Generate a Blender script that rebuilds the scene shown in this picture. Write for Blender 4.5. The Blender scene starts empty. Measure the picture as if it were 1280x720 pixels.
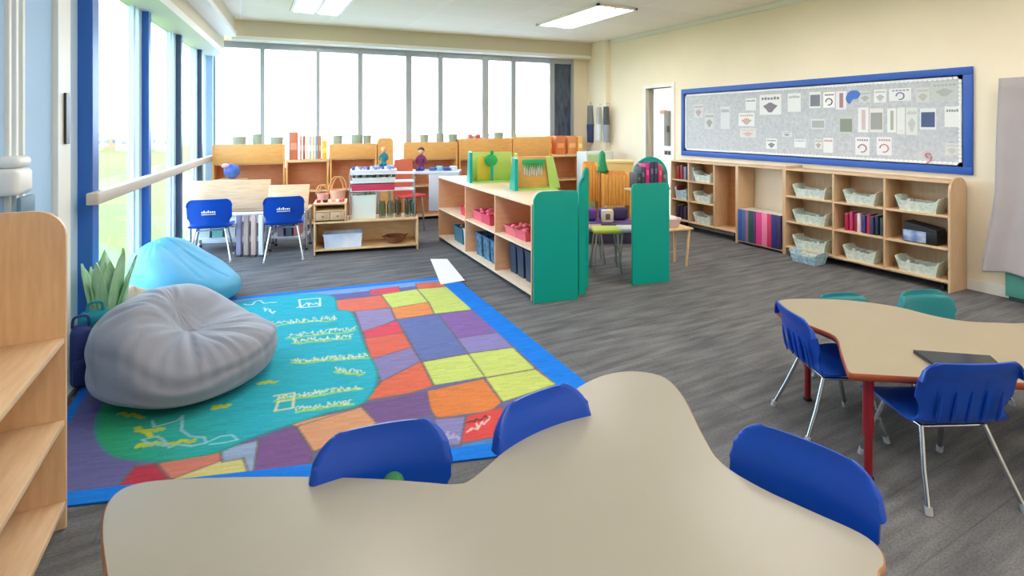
import bpy, bmesh, math, random
import numpy as np
from mathutils import Vector, Matrix, noise
random.seed(7)
C = bpy.context.scene.collection
PI = math.pi
# ------------------------------------------------------------------ camera numbers
H, F, CX, HY = 1.6, 653.0, 640.0, 156.0
YAW = math.atan(339/653); cc, ss = math.cos(YAW), math.sin(YAW)
def world(l, d): return (l*cc+d*ss, -l*ss+d*cc)
def P(px, py, h=0.0):
    d = (H-h)*F/(py-HY); return world((px-CX)/F*d, d)
def D(px, py, d):
    X, Y = world((px-CX)/F*d, d); return (X, Y, H-(py-HY)/F*d)
def onX(px, py, X0):
    t = (px-CX)/F; return D(px, py, X0/(t*cc+ss))
def onL(px, py, A, B):
    t = (px-CX)/F; rx = t*cc+ss; ry = -t*ss+cc
    ex, ey = B[0]-A[0], B[1]-A[1]
    d = (A[0]*(-ey)+ex*A[1])/(rx*(-ey)+ex*ry)
    return D(px, py, d)
# ------------------------------------------------------------------ materials
def lin(c):
    return tuple(((v/255)/12.92 if v/255 <= .04045 else ((v/255+.055)/1.055)**2.4) for v in c)
MATS = {}
def mat(name, rgb, rough=.5, var=0.0, scale=8, bump=0.0, bscale=60, metal=0, spec=.5, coat=0, stretch=None, rgb2=None, trans=0, sheen=0):
    if name in MATS: return MATS[name]
    m = bpy.data.materials.new(name); m.use_nodes = True; nt = m.node_tree; N = nt.nodes; L = nt.links
    b = N['Principled BSDF']; col = lin(rgb)
    b.inputs['Base Color'].default_value = (*col, 1); b.inputs['Roughness'].default_value = rough
    b.inputs['Metallic'].default_value = metal; b.inputs['Specular IOR Level'].default_value = spec
    b.inputs['Coat Weight'].default_value = coat; b.inputs['Transmission Weight'].default_value = trans
    b.inputs['Sheen Weight'].default_value = sheen
    tc = N.new('ShaderNodeTexCoord'); mp = N.new('ShaderNodeMapping'); L.new(tc.outputs['Object'], mp.inputs[0])
    if stretch: mp.inputs['Scale'].default_value = stretch
    if var > 0 or rgb2:
        n = N.new('ShaderNodeTexNoise'); n.inputs['Scale'].default_value = scale; n.inputs['Detail'].default_value = 5
        L.new(mp.outputs[0], n.inputs['Vector'])
        r = N.new('ShaderNodeValToRGB'); r.color_ramp.elements[0].position = .3; r.color_ramp.elements[1].position = .7
        a = lin(rgb2) if rgb2 else tuple(v*(1-var) for v in col)
        r.color_ramp.elements[0].color = (*a, 1)
        r.color_ramp.elements[1].color = (*(col if rgb2 else tuple(min(1, v*(1+var)) for v in col)), 1)
        L.new(n.outputs['Fac'], r.inputs[0]); L.new(r.outputs[0], b.inputs['Base Color'])
    if bump > 0:
        n2 = N.new('ShaderNodeTexNoise'); n2.inputs['Scale'].default_value = bscale; n2.inputs['Detail'].default_value = 4
        L.new(mp.outputs[0], n2.inputs['Vector'])
        bp = N.new('ShaderNodeBump'); bp.inputs['Strength'].default_value = bump; bp.inputs['Distance'].default_value = .01
        L.new(n2.outputs['Fac'], bp.inputs['Height']); L.new(bp.outputs[0], b.inputs['Normal'])
    MATS[name] = m; return m
def emis(name, rgb, st):
    m = bpy.data.materials.new(name); m.use_nodes = True; N = m.node_tree.nodes; N.clear()
    e = N.new('ShaderNodeEmission'); e.inputs[0].default_value = (*lin(rgb), 1); e.inputs[1].default_value = st
    o = N.new('ShaderNodeOutputMaterial'); m.node_tree.links.new(e.outputs[0], o.inputs[0]); MATS[name] = m; return m
def glassmat(name, rgb=(240, 248, 250), refl=.06, rough=.0):
    m = bpy.data.materials.new(name); m.use_nodes = True; N = m.node_tree.nodes; L = m.node_tree.links; N.clear()
    t = N.new('ShaderNodeBsdfTransparent'); t.inputs[0].default_value = (*lin(rgb), 1)
    g = N.new('ShaderNodeBsdfGlossy'); g.inputs['Roughness'].default_value = rough
    lw = N.new('ShaderNodeLayerWeight'); lw.inputs[0].default_value = .25
    mr = N.new('ShaderNodeMath'); mr.operation = 'MULTIPLY'; mr.inputs[1].default_value = refl*6
    mx = N.new('ShaderNodeMixShader'); o = N.new('ShaderNodeOutputMaterial')
    L.new(lw.outputs['Fresnel'], mr.inputs[0]); L.new(mr.outputs[0], mx.inputs[0])
    L.new(t.outputs[0], mx.inputs[1]); L.new(g.outputs[0], mx.inputs[2]); L.new(mx.outputs[0], o.inputs[0])
    MATS[name] = m; return m
def wood(name, a, b, stretch=(1, 1, 9), rough=.42):
    return mat(name, b, rough, rgb2=a, scale=5, stretch=stretch, bump=.03, bscale=40)
maple = wood('maple', (206, 170, 132), (220, 186, 148), (9, 9, 1.2))
mapleh = wood('maple_board', (212, 176, 136), (226, 194, 156), (1.2, 9, 9))
birch = wood('birch', (224, 184, 132), (238, 204, 156), (1.5, 6, 6))
orange = wood('orange_wood', (228, 164, 88), (238, 180, 106), (1.5, 6, 6))
orangein = wood('orange_back', (216, 150, 112), (228, 164, 124), (1.5, 6, 6))
green = mat('green_laminate', (0, 164, 148), .32, spec=.4)
greenl = mat('green_edge', (60, 190, 150), .4)
lime = mat('lime_plastic', (170, 220, 110), .45)
blue = mat('blue_plastic', (0, 68, 176), .33, spec=.5, bump=.02, bscale=300)
bluefab = blue
teal = mat('teal_plastic', (0, 120, 130), .38)
chrome = mat('chrome_tube', (200, 204, 210), .18, metal=1)
redtube = mat('red_tube', (140, 22, 34), .3, spec=.6)
redge = mat('red_edge_band', (158, 70, 40), .45)
tanedge = mat('tan_edge_band', (176, 130, 96), .45)
topm = mat('beige_laminate', (158, 152, 138), .30, var=.03, scale=3, spec=.45)
topr = mat('beige_laminate_warm', (160, 147, 122), .34, var=.03, scale=3, spec=.45)
capm = mat('grey_glide', (176, 178, 182), .5)
rubber = mat('black_rubber', (28, 28, 30), .7)
white = mat('white_plastic', (236, 236, 234), .4)
wallm = mat('wall_paint', (249, 236, 212), .85, var=.02, scale=2)
wallbl = mat('wall_paint_blue', (176, 208, 240), .7, var=.02, scale=2)
soffm = mat('soffit_paint', (214, 204, 178), .85)
trimw = mat('white_trim', (240, 238, 230), .5)
alum = mat('aluminium_frame', (168, 174, 182), .4, metal=.2)
mblue = mat('blue_mullion', (44, 104, 184), .4)
mslate = mat('slate_mullion', (70, 92, 120), .4)
pale = mat('pale_blue_sash', (196, 216, 232), .45)
glass = glassmat('window_glass', refl=.025)
clear = glassmat('clear_plastic', (236, 244, 242), .12, .05)
navy = mat('navy_cloth', (36, 52, 104), .8)
black = mat('black_plastic', (24, 25, 28), .4)
def cm(rgb, rough=.5):
    return mat('colour_%d_%d_%d' % rgb, rgb, rough)
# ------------------------------------------------------------------ mesh helpers
def NB(): return bmesh.new()
def add_box(bm, x0, x1, y0, y1, z0, z1, bev=0.0, M=None, seg=2):
    r = bmesh.ops.create_cube(bm, size=1)
    vs = r['verts']
    bmesh.ops.transform(bm, matrix=Matrix.Translation(((x0+x1)/2, (y0+y1)/2, (z0+z1)/2)) @ Matrix.Diagonal((abs(x1-x0), abs(y1-y0), abs(z1-z0), 1)), verts=vs)
    if bev > 0:
        es = list({e for v in vs for e in v.link_edges})
        rr = bmesh.ops.bevel(bm, geom=es, offset=bev, segments=seg, affect='EDGES', profile=.5)
        vs = list({v for f in rr['faces'] for v in f.verts} | {v for v in vs if v.is_valid})
    if M is not None: bmesh.ops.transform(bm, matrix=M, verts=vs)
    return vs
def add_prism(bm, pts, t, M=None, bev=0.0):
    """polygon pts (x, y) extruded from z=0 to z=t, then moved by M"""
    a = [bm.verts.new((p[0], p[1], 0)) for p in pts]; b = [bm.verts.new((p[0], p[1], t)) for p in pts]
    n = len(pts)
    f0 = bm.faces.new(list(reversed(a))); f1 = bm.faces.new(b)
    for i in range(n): bm.faces.new((a[i], a[(i+1) % n], b[(i+1) % n], b[i]))
    vs = a+b
    if bev > 0:
        es = list(set(f1.edges) | set(f0.edges))
        rr = bmesh.ops.bevel(bm, geom=es, offset=bev, segments=2, affect='EDGES')
        vs = list({v for f in rr['faces'] for v in f.verts} | {v for v in vs if v.is_valid})
    if M is not None: bmesh.ops.transform(bm, matrix=M, verts=vs)
    return vs
def add_tube(bm, pts, r, n=10):
    pts = [Vector(p) for p in pts]; rings = []
    rr = r if isinstance(r, (list, tuple)) else [r]*len(pts)
    up = None
    for i, p in enumerate(pts):
        d = ((pts[min(i+1, len(pts)-1)]-pts[max(i-1, 0)])).normalized()
        if up is None or abs(up.dot(d)) > .99: up = Vector((0, 0, 1)) if abs(d.z) < .9 else Vector((1, 0, 0))
        u = (up-d*up.dot(d)).normalized(); w = d.cross(u); up = u
        rings.append([bm.verts.new(p+(u*math.cos(2*PI*k/n)+w*math.sin(2*PI*k/n))*rr[i]) for k in range(n)])
    for a, b in zip(rings, rings[1:]):
        for k in range(n): bm.faces.new((a[k], a[(k+1) % n], b[(k+1) % n], b[k]))
    bm.faces.new(list(reversed(rings[0]))); bm.faces.new(rings[-1])
def add_lathe(bm, prof, n=20, M=None, cap=True):
    rings = []
    for r, z in prof:
        rings.append([bm.verts.new((r*math.cos(2*PI*k/n), r*math.sin(2*PI*k/n), z)) for k in range(n)])
    for a, b in zip(rings, rings[1:]):
        for k in range(n): bm.faces.new((a[k], a[(k+1) % n], b[(k+1) % n], b[k]))
    if cap:
        bm.faces.new(list(reversed(rings[0]))); bm.faces.new(rings[-1])
    if M is not None: bmesh.ops.transform(bm, matrix=M, verts=[v for r in rings for v in r])
def add_ball(bm, c, r, sc=(1, 1, 1), n=16):
    bmesh.ops.create_uvsphere(bm, u_segments=n, v_segments=max(6, n//2+2), radius=r, matrix=Matrix.Translation(c) @ Matrix.Diagonal((*sc, 1)))
def obj(name, bm, m, parent=None, loc=None, rotz=0, smooth=40, label=None):
    me = bpy.data.meshes.new(name); bmesh.ops.recalc_face_normals(bm, faces=bm.faces[:]); bm.to_mesh(me); bm.free()
    me.materials.append(m)
    if smooth:
        me.shade_smooth(); me.set_sharp_from_angle(angle=math.radians(smooth))
    o = bpy.data.objects.new(name, me); C.objects.link(o)
    if parent: o.parent = parent
    if loc: o.location = loc
    if rotz: o.rotation_euler.z = rotz
    if label: o['label'] = label
    return o
def tag(o, label, cat, group=None, kind=None):
    o['label'] = label; o['category'] = cat
    if group: o['group'] = group
    if kind: o['kind'] = kind
    return o
def thing(name, label, cat, loc=(0, 0, 0), rotz=0, group=None):
    o = bpy.data.objects.new(name, None); C.objects.link(o); o.empty_display_size = .05
    o.location = loc; o.rotation_euler.z = rotz
    return tag(o, label, cat, group)
def bx(name, x0, x1, y0, y1, z0, z1, m, parent=None, bev=.003, **k):
    bm = NB(); add_box(bm, x0, x1, y0, y1, z0, z1, bev); return obj(name, bm, m, parent, **k)
def struct(name, bm, m, parent=None, smooth=0):
    o = obj(name, bm, m, parent, smooth=smooth)
    if not parent: o['kind'] = 'structure'
    return o
def dup(root, loc, rotz, label, group=None, mats=None):
    r = root.copy(); C.objects.link(r); r.location = loc; r.rotation_euler.z = rotz; r['label'] = label
    if group: r['group'] = group
    for ch in list(root.children):
        c = ch.copy(); C.objects.link(c); c.parent = r
        for g in list(ch.children):
            d = g.copy(); C.objects.link(d); d.parent = c
    return r
def swapmat(root, part, m):
    for ch in [root]+list(root.children_recursive):
        if ch.type == 'MESH' and ch.name.split('.')[0] == part:
            ch.data = ch.data.copy(); ch.data.materials[0] = m
def arc(cx, cy, r, a0, a1, n=8):
    return [(cx+r*math.cos(math.radians(a0+(a1-a0)*i/n)), cy+r*math.sin(math.radians(a0+(a1-a0)*i/n))) for i in range(n+1)]
def catmull(pts, n=6, closed=True):
    out = []; m = len(pts)
    for i in range(m if closed else m-1):
        p0, p1, p2, p3 = [pts[(i+k-1) % m] if closed else pts[min(max(i+k-1, 0), m-1)] for k in range(4)]
        for j in range(n):
            t = j/n
            out.append(tuple(.5*(2*p1[a]+(p2[a]-p0[a])*t+(2*p0[a]-5*p1[a]+4*p2[a]-p3[a])*t*t+(3*p1[a]-p0[a]-3*p2[a]+p3[a])*t**3) for a in range(len(p1))))
    if not closed: out.append(pts[-1])
    return out
# ------------------------------------------------------------------ room
LA, LB = (-1.0, 4.6), (-.5, 9.4)
def LW(y): return -1+.10417*(y-4.6)
def FW(x): return 9.4-(x+.5)*.08824
CEIL = 3.22
XR = 6.3
# floor carpet
def carpet():
    m = bpy.data.materials.new('carpet_planks'); m.use_nodes = True; N = m.node_tree.nodes; L = m.node_tree.links
    b = N['Principled BSDF']; b.inputs['Roughness'].default_value = .95; b.inputs['Specular IOR Level'].default_value = .15
    tc = N.new('ShaderNodeTexCoord')
    def nz(sc, st, det=6, rot=0):
        mp = N.new('ShaderNodeMapping'); mp.inputs['Scale'].default_value = st; mp.inputs['Rotation'].default_value = (0, 0, rot)
        L.new(tc.outputs['Object'], mp.inputs[0]); n = N.new('ShaderNodeTexNoise'); n.inputs['Scale'].default_value = sc; n.inputs['Detail'].default_value = det
        L.new(mp.outputs[0], n.inputs['Vector']); return n
    n1 = nz(2.2, (1, 7, 1), 8, .12); n2 = nz(60, (1, 3, 1), 2, .12); n3 = nz(.35, (1, 1, 1), 1)
    r = N.new('ShaderNodeValToRGB'); E = r.color_ramp.elements
    E[0].position = .32; E[0].color = (*lin((90, 90, 93)), 1); E[1].position = .72; E[1].color = (*lin((124, 123, 124)), 1)
    L.new(n1.outputs['Fac'], r.inputs[0])
    # brick = plank layout
    br = N.new('ShaderNodeTexBrick'); br.inputs['Scale'].default_value = 1; br.inputs['Brick Width'].default_value = 1.0; br.inputs['Row Height'].default_value = .25
    br.inputs['Mortar Size'].default_value = .004; br.inputs['Color1'].default_value = (.92, .92, .92, 1); br.inputs['Color2'].default_value = (1.08, 1.05, 1.02, 1); br.inputs['Mortar'].default_value = (.75, .75, .75, 1)
    L.new(tc.outputs['Object'], br.inputs['Vector'])
    mx = N.new('ShaderNodeMix'); mx.data_type = 'RGBA'; mx.blend_type = 'MULTIPLY'; mx.inputs[0].default_value = .7
    L.new(r.outputs[0], mx.inputs[6]); L.new(br.outputs['Color'], mx.inputs[7])
    mx2 = N.new('ShaderNodeMix'); mx2.data_type = 'RGBA'; mx2.blend_type = 'OVERLAY'; mx2.inputs[0].default_value = .5
    L.new(mx.outputs[2], mx2.inputs[6]); L.new(n2.outputs['Fac'], mx2.inputs[7]); L.new(mx2.outputs[2], b.inputs['Base Color'])
    bp = N.new('ShaderNodeBump'); bp.inputs['Strength'].default_value = .4; bp.inputs['Distance'].default_value = .004
    L.new(n2.outputs['Fac'], bp.inputs['Height']); L.new(bp.outputs[0], b.inputs['Normal'])
    return m
bm = NB(); add_prism(bm, [(-1.72, -2.6), (XR+.1, -2.6), (XR+.1, 8.9), (-.5, 9.5), (-.95, 4.6)], .1, Matrix.Translation((0, 0, -.1))); struct('floor', bm, carpet())
def tiles():
    m = bpy.data.materials.new('ceiling_tiles'); m.use_nodes = True; N = m.node_tree.nodes; L = m.node_tree.links
    b = N['Principled BSDF']; b.inputs['Roughness'].default_value = .9
    tc = N.new('ShaderNodeTexCoord'); br = N.new('ShaderNodeTexBrick'); br.offset = 0
    for k, v in (('Scale', 1), ('Brick Width', 1.22), ('Row Height', .61), ('Mortar Size', .008)): br.inputs[k].default_value = v
    br.inputs['Color1'].default_value = (*lin((250, 242, 228)), 1); br.inputs['Color2'].default_value = (*lin((244, 236, 222)), 1); br.inputs['Mortar'].default_value = (*lin((250, 249, 245)), 1)
    L.new(tc.outputs['Object'], br.inputs['Vector'])
    n = N.new('ShaderNodeTexNoise'); n.inputs['Scale'].default_value = 45; L.new(tc.outputs['Object'], n.inputs['Vector'])
    mx = N.new('ShaderNodeMix'); mx.data_type = 'RGBA'; mx.blend_type = 'OVERLAY'; mx.inputs[0].default_value = .15
    L.new(br.outputs['Color'], mx.inputs[6]); L.new(n.outputs['Fac'], mx.inputs[7]); L.new(mx.outputs[2], b.inputs['Base Color'])
    return m
bm = NB(); add_prism(bm, [(-1.72, -2.6), (XR+.1, -2.6), (XR+.1, 8.9), (-.5, 9.5), (-.95, 4.6)], .1, Matrix.Translation((0, 0, CEIL))); struct('ceiling', bm, tiles())
# right wall with doorway  (door Y 6.38..7.05)
DY0, DY1, DZ = 6.42, 7.03, 2.23
bm = NB()
add_box(bm, XR, XR+.15, -2.6, DY0, 0, CEIL+.1); add_box(bm, XR, XR+.15, DY1, 8.95, 0, CEIL+.1); add_box(bm, XR, XR+.15, DY0, DY1, DZ, CEIL+.1)
struct('wall_right', bm, wallm)
bm = NB(); add_box(bm, -1.9, XR+.15, -2.75, -2.6, 0, CEIL+.1); struct('wall_back', bm, wallm)
bm = NB(); add_prism(bm, [(-1.88, -2.6), (LW(-2.6), -2.6), (LW(3.45), 3.45), (LW(3.45)-.15, 3.45)], CEIL+.1); struct('wall_left', bm, wallbl)
# the pilaster column in the right far corner, crown trim along right wall
bm = NB(); add_box(bm, XR-.10, XR-.001, 8.05, 8.55, 0, CEIL-.002); struct('column_right', bm, wallm)
bm = NB(); add_box(bm, XR-.03, XR-.001, -2.59, 8.04, CEIL-.07, CEIL-.002); struct('trim_1', bm, trimw)
bm = NB(); add_box(bm, XR-.015, XR-.001, -2.59, DY0-.1, 0.001, .1); struct('baseboard_right', bm, trimw)
# door frame right + room beyond
bm = NB()
for y0, y1 in ((DY0-.07, DY0), (DY1, DY1+.07)): add_box(bm, XR-.02, XR+.17, y0, y1, 0, DZ+.07)
add_box(bm, XR-.02, XR+.17, DY0, DY1, DZ, DZ+.07)
d1 = struct('door_1', bm, trimw)
bm = NB(); add_box(bm, XR+.03, XR+.64, DY0+.003, DY0+.043, .01, DZ-.01, .003); obj('door_leaf', bm, mat('door_grey', (150, 155, 158), .5), d1)
bm = NB(); add_tube(bm, [(XR+.58, DY0+.043, 1.0), (XR+.58, DY0+.09, 1.0), (XR+.48, DY0+.09, 1.0)], .009); obj('door_handle', bm, chrome, d1)
bm = NB()
add_box(bm, XR+2.6, XR+2.7, 5.2, 10.1, 0, 2.9); add_box(bm, XR+.16, XR+2.7, 10.0, 10.1, 0, 2.9); add_box(bm, XR+.16, XR+2.7, 5.2, 5.3, 0, 2.9)
add_box(bm, XR+.16, XR+2.7, 5.2, 10.1, 2.9, 3.0); add_box(bm, XR+.16, XR+2.7, 5.2, 10.1, -.1, 0)
struct('wall_hallway', bm, mat('hall_white', (244, 244, 240), .8))
# far wall: solid parts under and over the windows
FDIR = math.atan2(-.6, 6.8)
WT = 2.82   # top of glass
WB = .85    # sill
FM = Matrix.Translation((-.5, 9.4, 0)) @ Matrix.Rotation(FDIR, 4, 'Z')
FL = math.hypot(6.8, .6)
def fu(px):   # distance along far wall from its left corner for a pixel column
    p = onL(px, 100, (-.5, 9.4), (6.3, 8.8)); return math.hypot(p[0]+.5, p[1]-9.4)*(1 if p[0] > -.5 else -1)
def FP(u, off, z): v = FM @ Vector((u, -off, z)); return v
xe = fu(716)
bm = NB()
add_box(bm, -.3, FL+.2, 0, .15, 0, WB, M=FM); add_box(bm, -.3, FL+.2, 0, .15, 2.93, CEIL+.1, M=FM); add_box(bm, xe, FL+.2, 0, .15, WB, 2.93, M=FM)
struct('wall_far', bm, wallm)
bm = NB(); add_box(bm, .40, FL-.01, -.28, -.001, 2.97, CEIL-.002, M=FM); struct('soffit_far', bm, soffm)
bm = NB(); add_box(bm, .40, FL-.01, -.31, -.001, 2.915, 2.97, M=FM); struct('trim_2', bm, trimw)
bm = NB(); add_box(bm, .12, FL-.02, -.06, -.001, WB-.04, WB, M=FM); struct('trim_3', bm, trimw)
# far windows
fpx = [(262, 270), (325, 331), (395, 400), (447, 453), (507, 514), (547, 553), (602, 610), (638, 644), (686, 692)]
fus = [(fu(a), fu(b)) for a, b in fpx]
last = (fu(713), xe)
wi = 1
for (a, b), (a2, b2) in zip(fus, fus[1:]+[last]):
    bm = NB()
    add_box(bm, a+.002, b, -.045, .06, WB, WT+.1, M=FM); add_box(bm, b, a2, -.03, .05, WT, WT+.1, M=FM); add_box(bm, b, a2, -.03, .05, WB, WB+.05, M=FM)
    dark = a2 == last[0]
    if dark: add_box(bm, a2, b2-.002, -.045, .06, WB, WT+.1, M=FM)
    w = struct('window_%d' % wi, bm, alum); wi += 1
    bm = NB(); add_box(bm, b, a2, .008, .014, WB+.05, WT, M=FM)
    obj('pane', bm, glass if not dark else mat('dark_pane', (44, 56, 76), .15, rgb2=(84, 100, 124), scale=14, stretch=(1, 1, .35)), w, smooth=0)
# left windows: mullions + sashes
bl = lambda y: Matrix.Translation((LW(y), y, 0)) @ Matrix.Rotation(-math.atan(.10417), 4, 'Z')
mY = [4.60, 5.97, 7.32, 8.62]
mulm = [mblue, mblue, mslate, mslate]
ends = mY[1:]+[9.3]
for i, y in enumerate(mY):
    M = bl(y); L_ = ends[i]-y
    bm = NB(); add_box(bm, -.02, .10, -.06, .06 if i == 0 else .03, 0, 2.7, .004, M=M)
    w = struct('window_%d' % wi, bm, mulm[i]); wi += 1
    if i == 3: L_ -= .0
    bm = NB(); add_box(bm, .015, .021, .06, L_-.06, .1, 2.7, M=M); obj('pane', bm, glass, w, smooth=0)
    bm = NB(); add_box(bm, 0, .05, .06, L_-.06, .02, .1, M=M); add_box(bm, 0, .05, L_-.16, L_-.07, .1, 2.7, M=M); add_box(bm, 0, .05, .06, .1, .1, 2.7, M=M)
    add_box(bm, 0.005, .045, L_-.30, L_-.24, .1, 2.7, M=M)
    obj('window_sash', bm, pale, w, smooth=0)
# near solid part of left wall: glazed door stile, blue panel
def lwbox(name, y0, y1, x0, x1, z0, z1, m, parent=None):
    bm = NB(); add_box(bm, x0, x1, 0, y1-y0, z0, z1, .003, M=bl(y0)); return struct(name, bm, m, parent)
dr = lwbox('door_2', 3.46, 4.12, -.1, .03, 0, 2.7, wallbl)
lwbox('door_frame', 4.12, 4.30, -.1, .06, 0, 2.7, trimw, dr)
lwbox('door_stile', 4.30, 4.53, -.06, .02, 0, 2.7, pale, dr)
lwbox('door_lock', 4.19, 4.25, .062, .075, 1.48, 1.80, black, dr)
for yy in (3.58, 3.65, 3.72): lwbox('door_trim', yy, yy+.025, .0, .05, 0, 2.7, trimw, dr)
# rail along left windows
bm = NB(); add_box(bm, .10, .17, 0, 9.30-4.42, 1.06, 1.14, .006, M=bl(4.42)); tag(obj('window_rail', bm, mat('rail_beige', (206, 194, 182), .5)), 'long beige guard rail running across the side windows', 'rail')
# bulkheads over left windows
bm = NB(); add_box(bm, -.1, .28, 0, 9.35-(-2.5), 2.72, 3.0, M=bl(-2.5)); struct('soffit_left', bm, soffm)
bm = NB(); add_box(bm, -.02, .31, 0, 9.35-(-2.5), 2.66, 2.74, M=bl(-2.5)); struct('trim_4', bm, trimw)
bm = NB(); add_box(bm, .20, .46, 0, 9.05-(-2.5), 3.0, CEIL-.002, M=bl(-2.5)); struct('beam_left', bm, soffm)
bm = NB(); add_box(bm, .27, .49, 0, 9.02-(-2.5), 2.93, 2.995, M=bl(-2.5)); struct('trim_5', bm, trimw)
bm = NB(); add_box(bm, -.1, .13, 9.26-9.0, 9.40-9.0, 0, 2.66, M=bl(9.0)); struct('column_left', bm, wallbl)
# pale floor strip under windows
bm = NB(); add_box(bm, -.02, .17, 0, 9.2-1.0, .001, .016, M=bl(1.0)); struct('trim_6', bm, mat('pale_tile', (226, 224, 216), .4, var=.03))
bm = NB(); add_box(bm, .172, .184, 0, 9.2-1.0, .001, .01, M=bl(1.0)); struct('trim_7', bm, mat('strip_grey', (120, 122, 124), .4))
# ------------------------------------------------------------------ outside
bm = NB(); add_box(bm, -150, 150, -60, 160, -1.7, -1.5); g = struct('ground_outside', bm, mat('lawn', (118, 130, 40), .95, rgb2=(108, 122, 36), scale=.6))
bm = NB(); add_prism(bm, [(-.8, 9.9), (60, 9.9), (60, 159), (-9.2, 159)], .04, Matrix.Translation((0, 0, -1.5))); struct('ground_paving', bm, mat('pale_paving', (206, 204, 198), .9, var=.03, scale=1))
random.seed(3)
hs = [(116, 62), (136, 66), (157, 62), (186, 66), (207, 62)]
hcol = [(214, 190, 150), (196, 150, 120), (222, 206, 176), (190, 160, 140)]
for i, (px, d) in enumerate(hs):
    X, Y = world((px-CX)/F*d, d)
    cn = ('tan', 'brick coloured', 'cream', 'rosy')[i % 4]
    t = thing('shed', 'tiny %s shed across the lawn, seen through the %s side window, %s' % (cn, 'nearest' if i < 3 else 'second', ('leftmost', 'middle one', 'rightmost', 'leftmost', 'rightmost')[i]), 'shed', (X, Y, -1.5), .3+.1*i, 'small sheds beyond the lawn')
    w = 1.5
    bx('wall', -w/2, w/2, -.7, .7, 0, 1.7, cm(hcol[i % 4], .8), t, 0)
    bm = NB(); add_prism(bm, [(-.85, 0), (.85, 0), (0, .5)], w+.3, Matrix.Translation((-(w+.3)/2, 0, 1.7)) @ Matrix.Rotation(PI/2, 4, 'Z') @ Matrix.Rotation(PI/2, 4, 'X')); obj('roof', bm, cm((150, 120, 110), .8), t)
    for k in (-.4, .4): bx('window', k-.2, k+.2, -.73, -.69, .8, 1.2, cm((110, 120, 130), .3), t, 0)
# ------------------------------------------------------------------ ceiling lights
lamp = emis('lamp_glow', (255, 250, 242), 8)
lensoff = mat('lamp_tray', (245, 242, 232), .5)
def ceiling_light(x, y, lab):
    t = thing('ceiling_light', lab, 'ceiling light', (x, y, CEIL), 0, 'recessed ceiling lights')
    bm = NB()
    for s in (-1, 1): add_box(bm, s*.32-.02, s*.32+.02, -.82, .82, -.03, -.001)
    for s in (-1, 1): add_box(bm, -.34, .34, s*.80-.02, s*.80+.02, -.03, -.001)
    add_box(bm, -.025, .025, -.8, .8, -.03, -.001)
    obj('frame', bm, lensoff, t, smooth=0)
    for s in (-1, 1): bx('diffuser', s*.16-.13, s*.16+.13, -.78, .78, -.018, -.002, lamp, t, 0, smooth=0)
    return t
ceiling_light(4.55, 6.45, 'bright ceiling light near the right wall, right of picture centre')
ceiling_light(.95, 7.15, 'bright ceiling light at top left of picture, over the desks')
hl = ceiling_light(7.6, 7.6, 'unseen ceiling light added to brighten the hallway beyond the door'); hl.location.z = 2.89  # unseen lamp added because the hallway was too dark
for i, (x, y) in enumerate([(4.55, 3.4), (.95, 3.6), (2.75, 1.2), (4.9, .6), (.6, .2), (4.5, -1.6), (1.5, -1.8)]):  # extra lamps out of view, added to light the room
    ceiling_light(x, y, 'recessed ceiling light added out of view to light the room')
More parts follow.
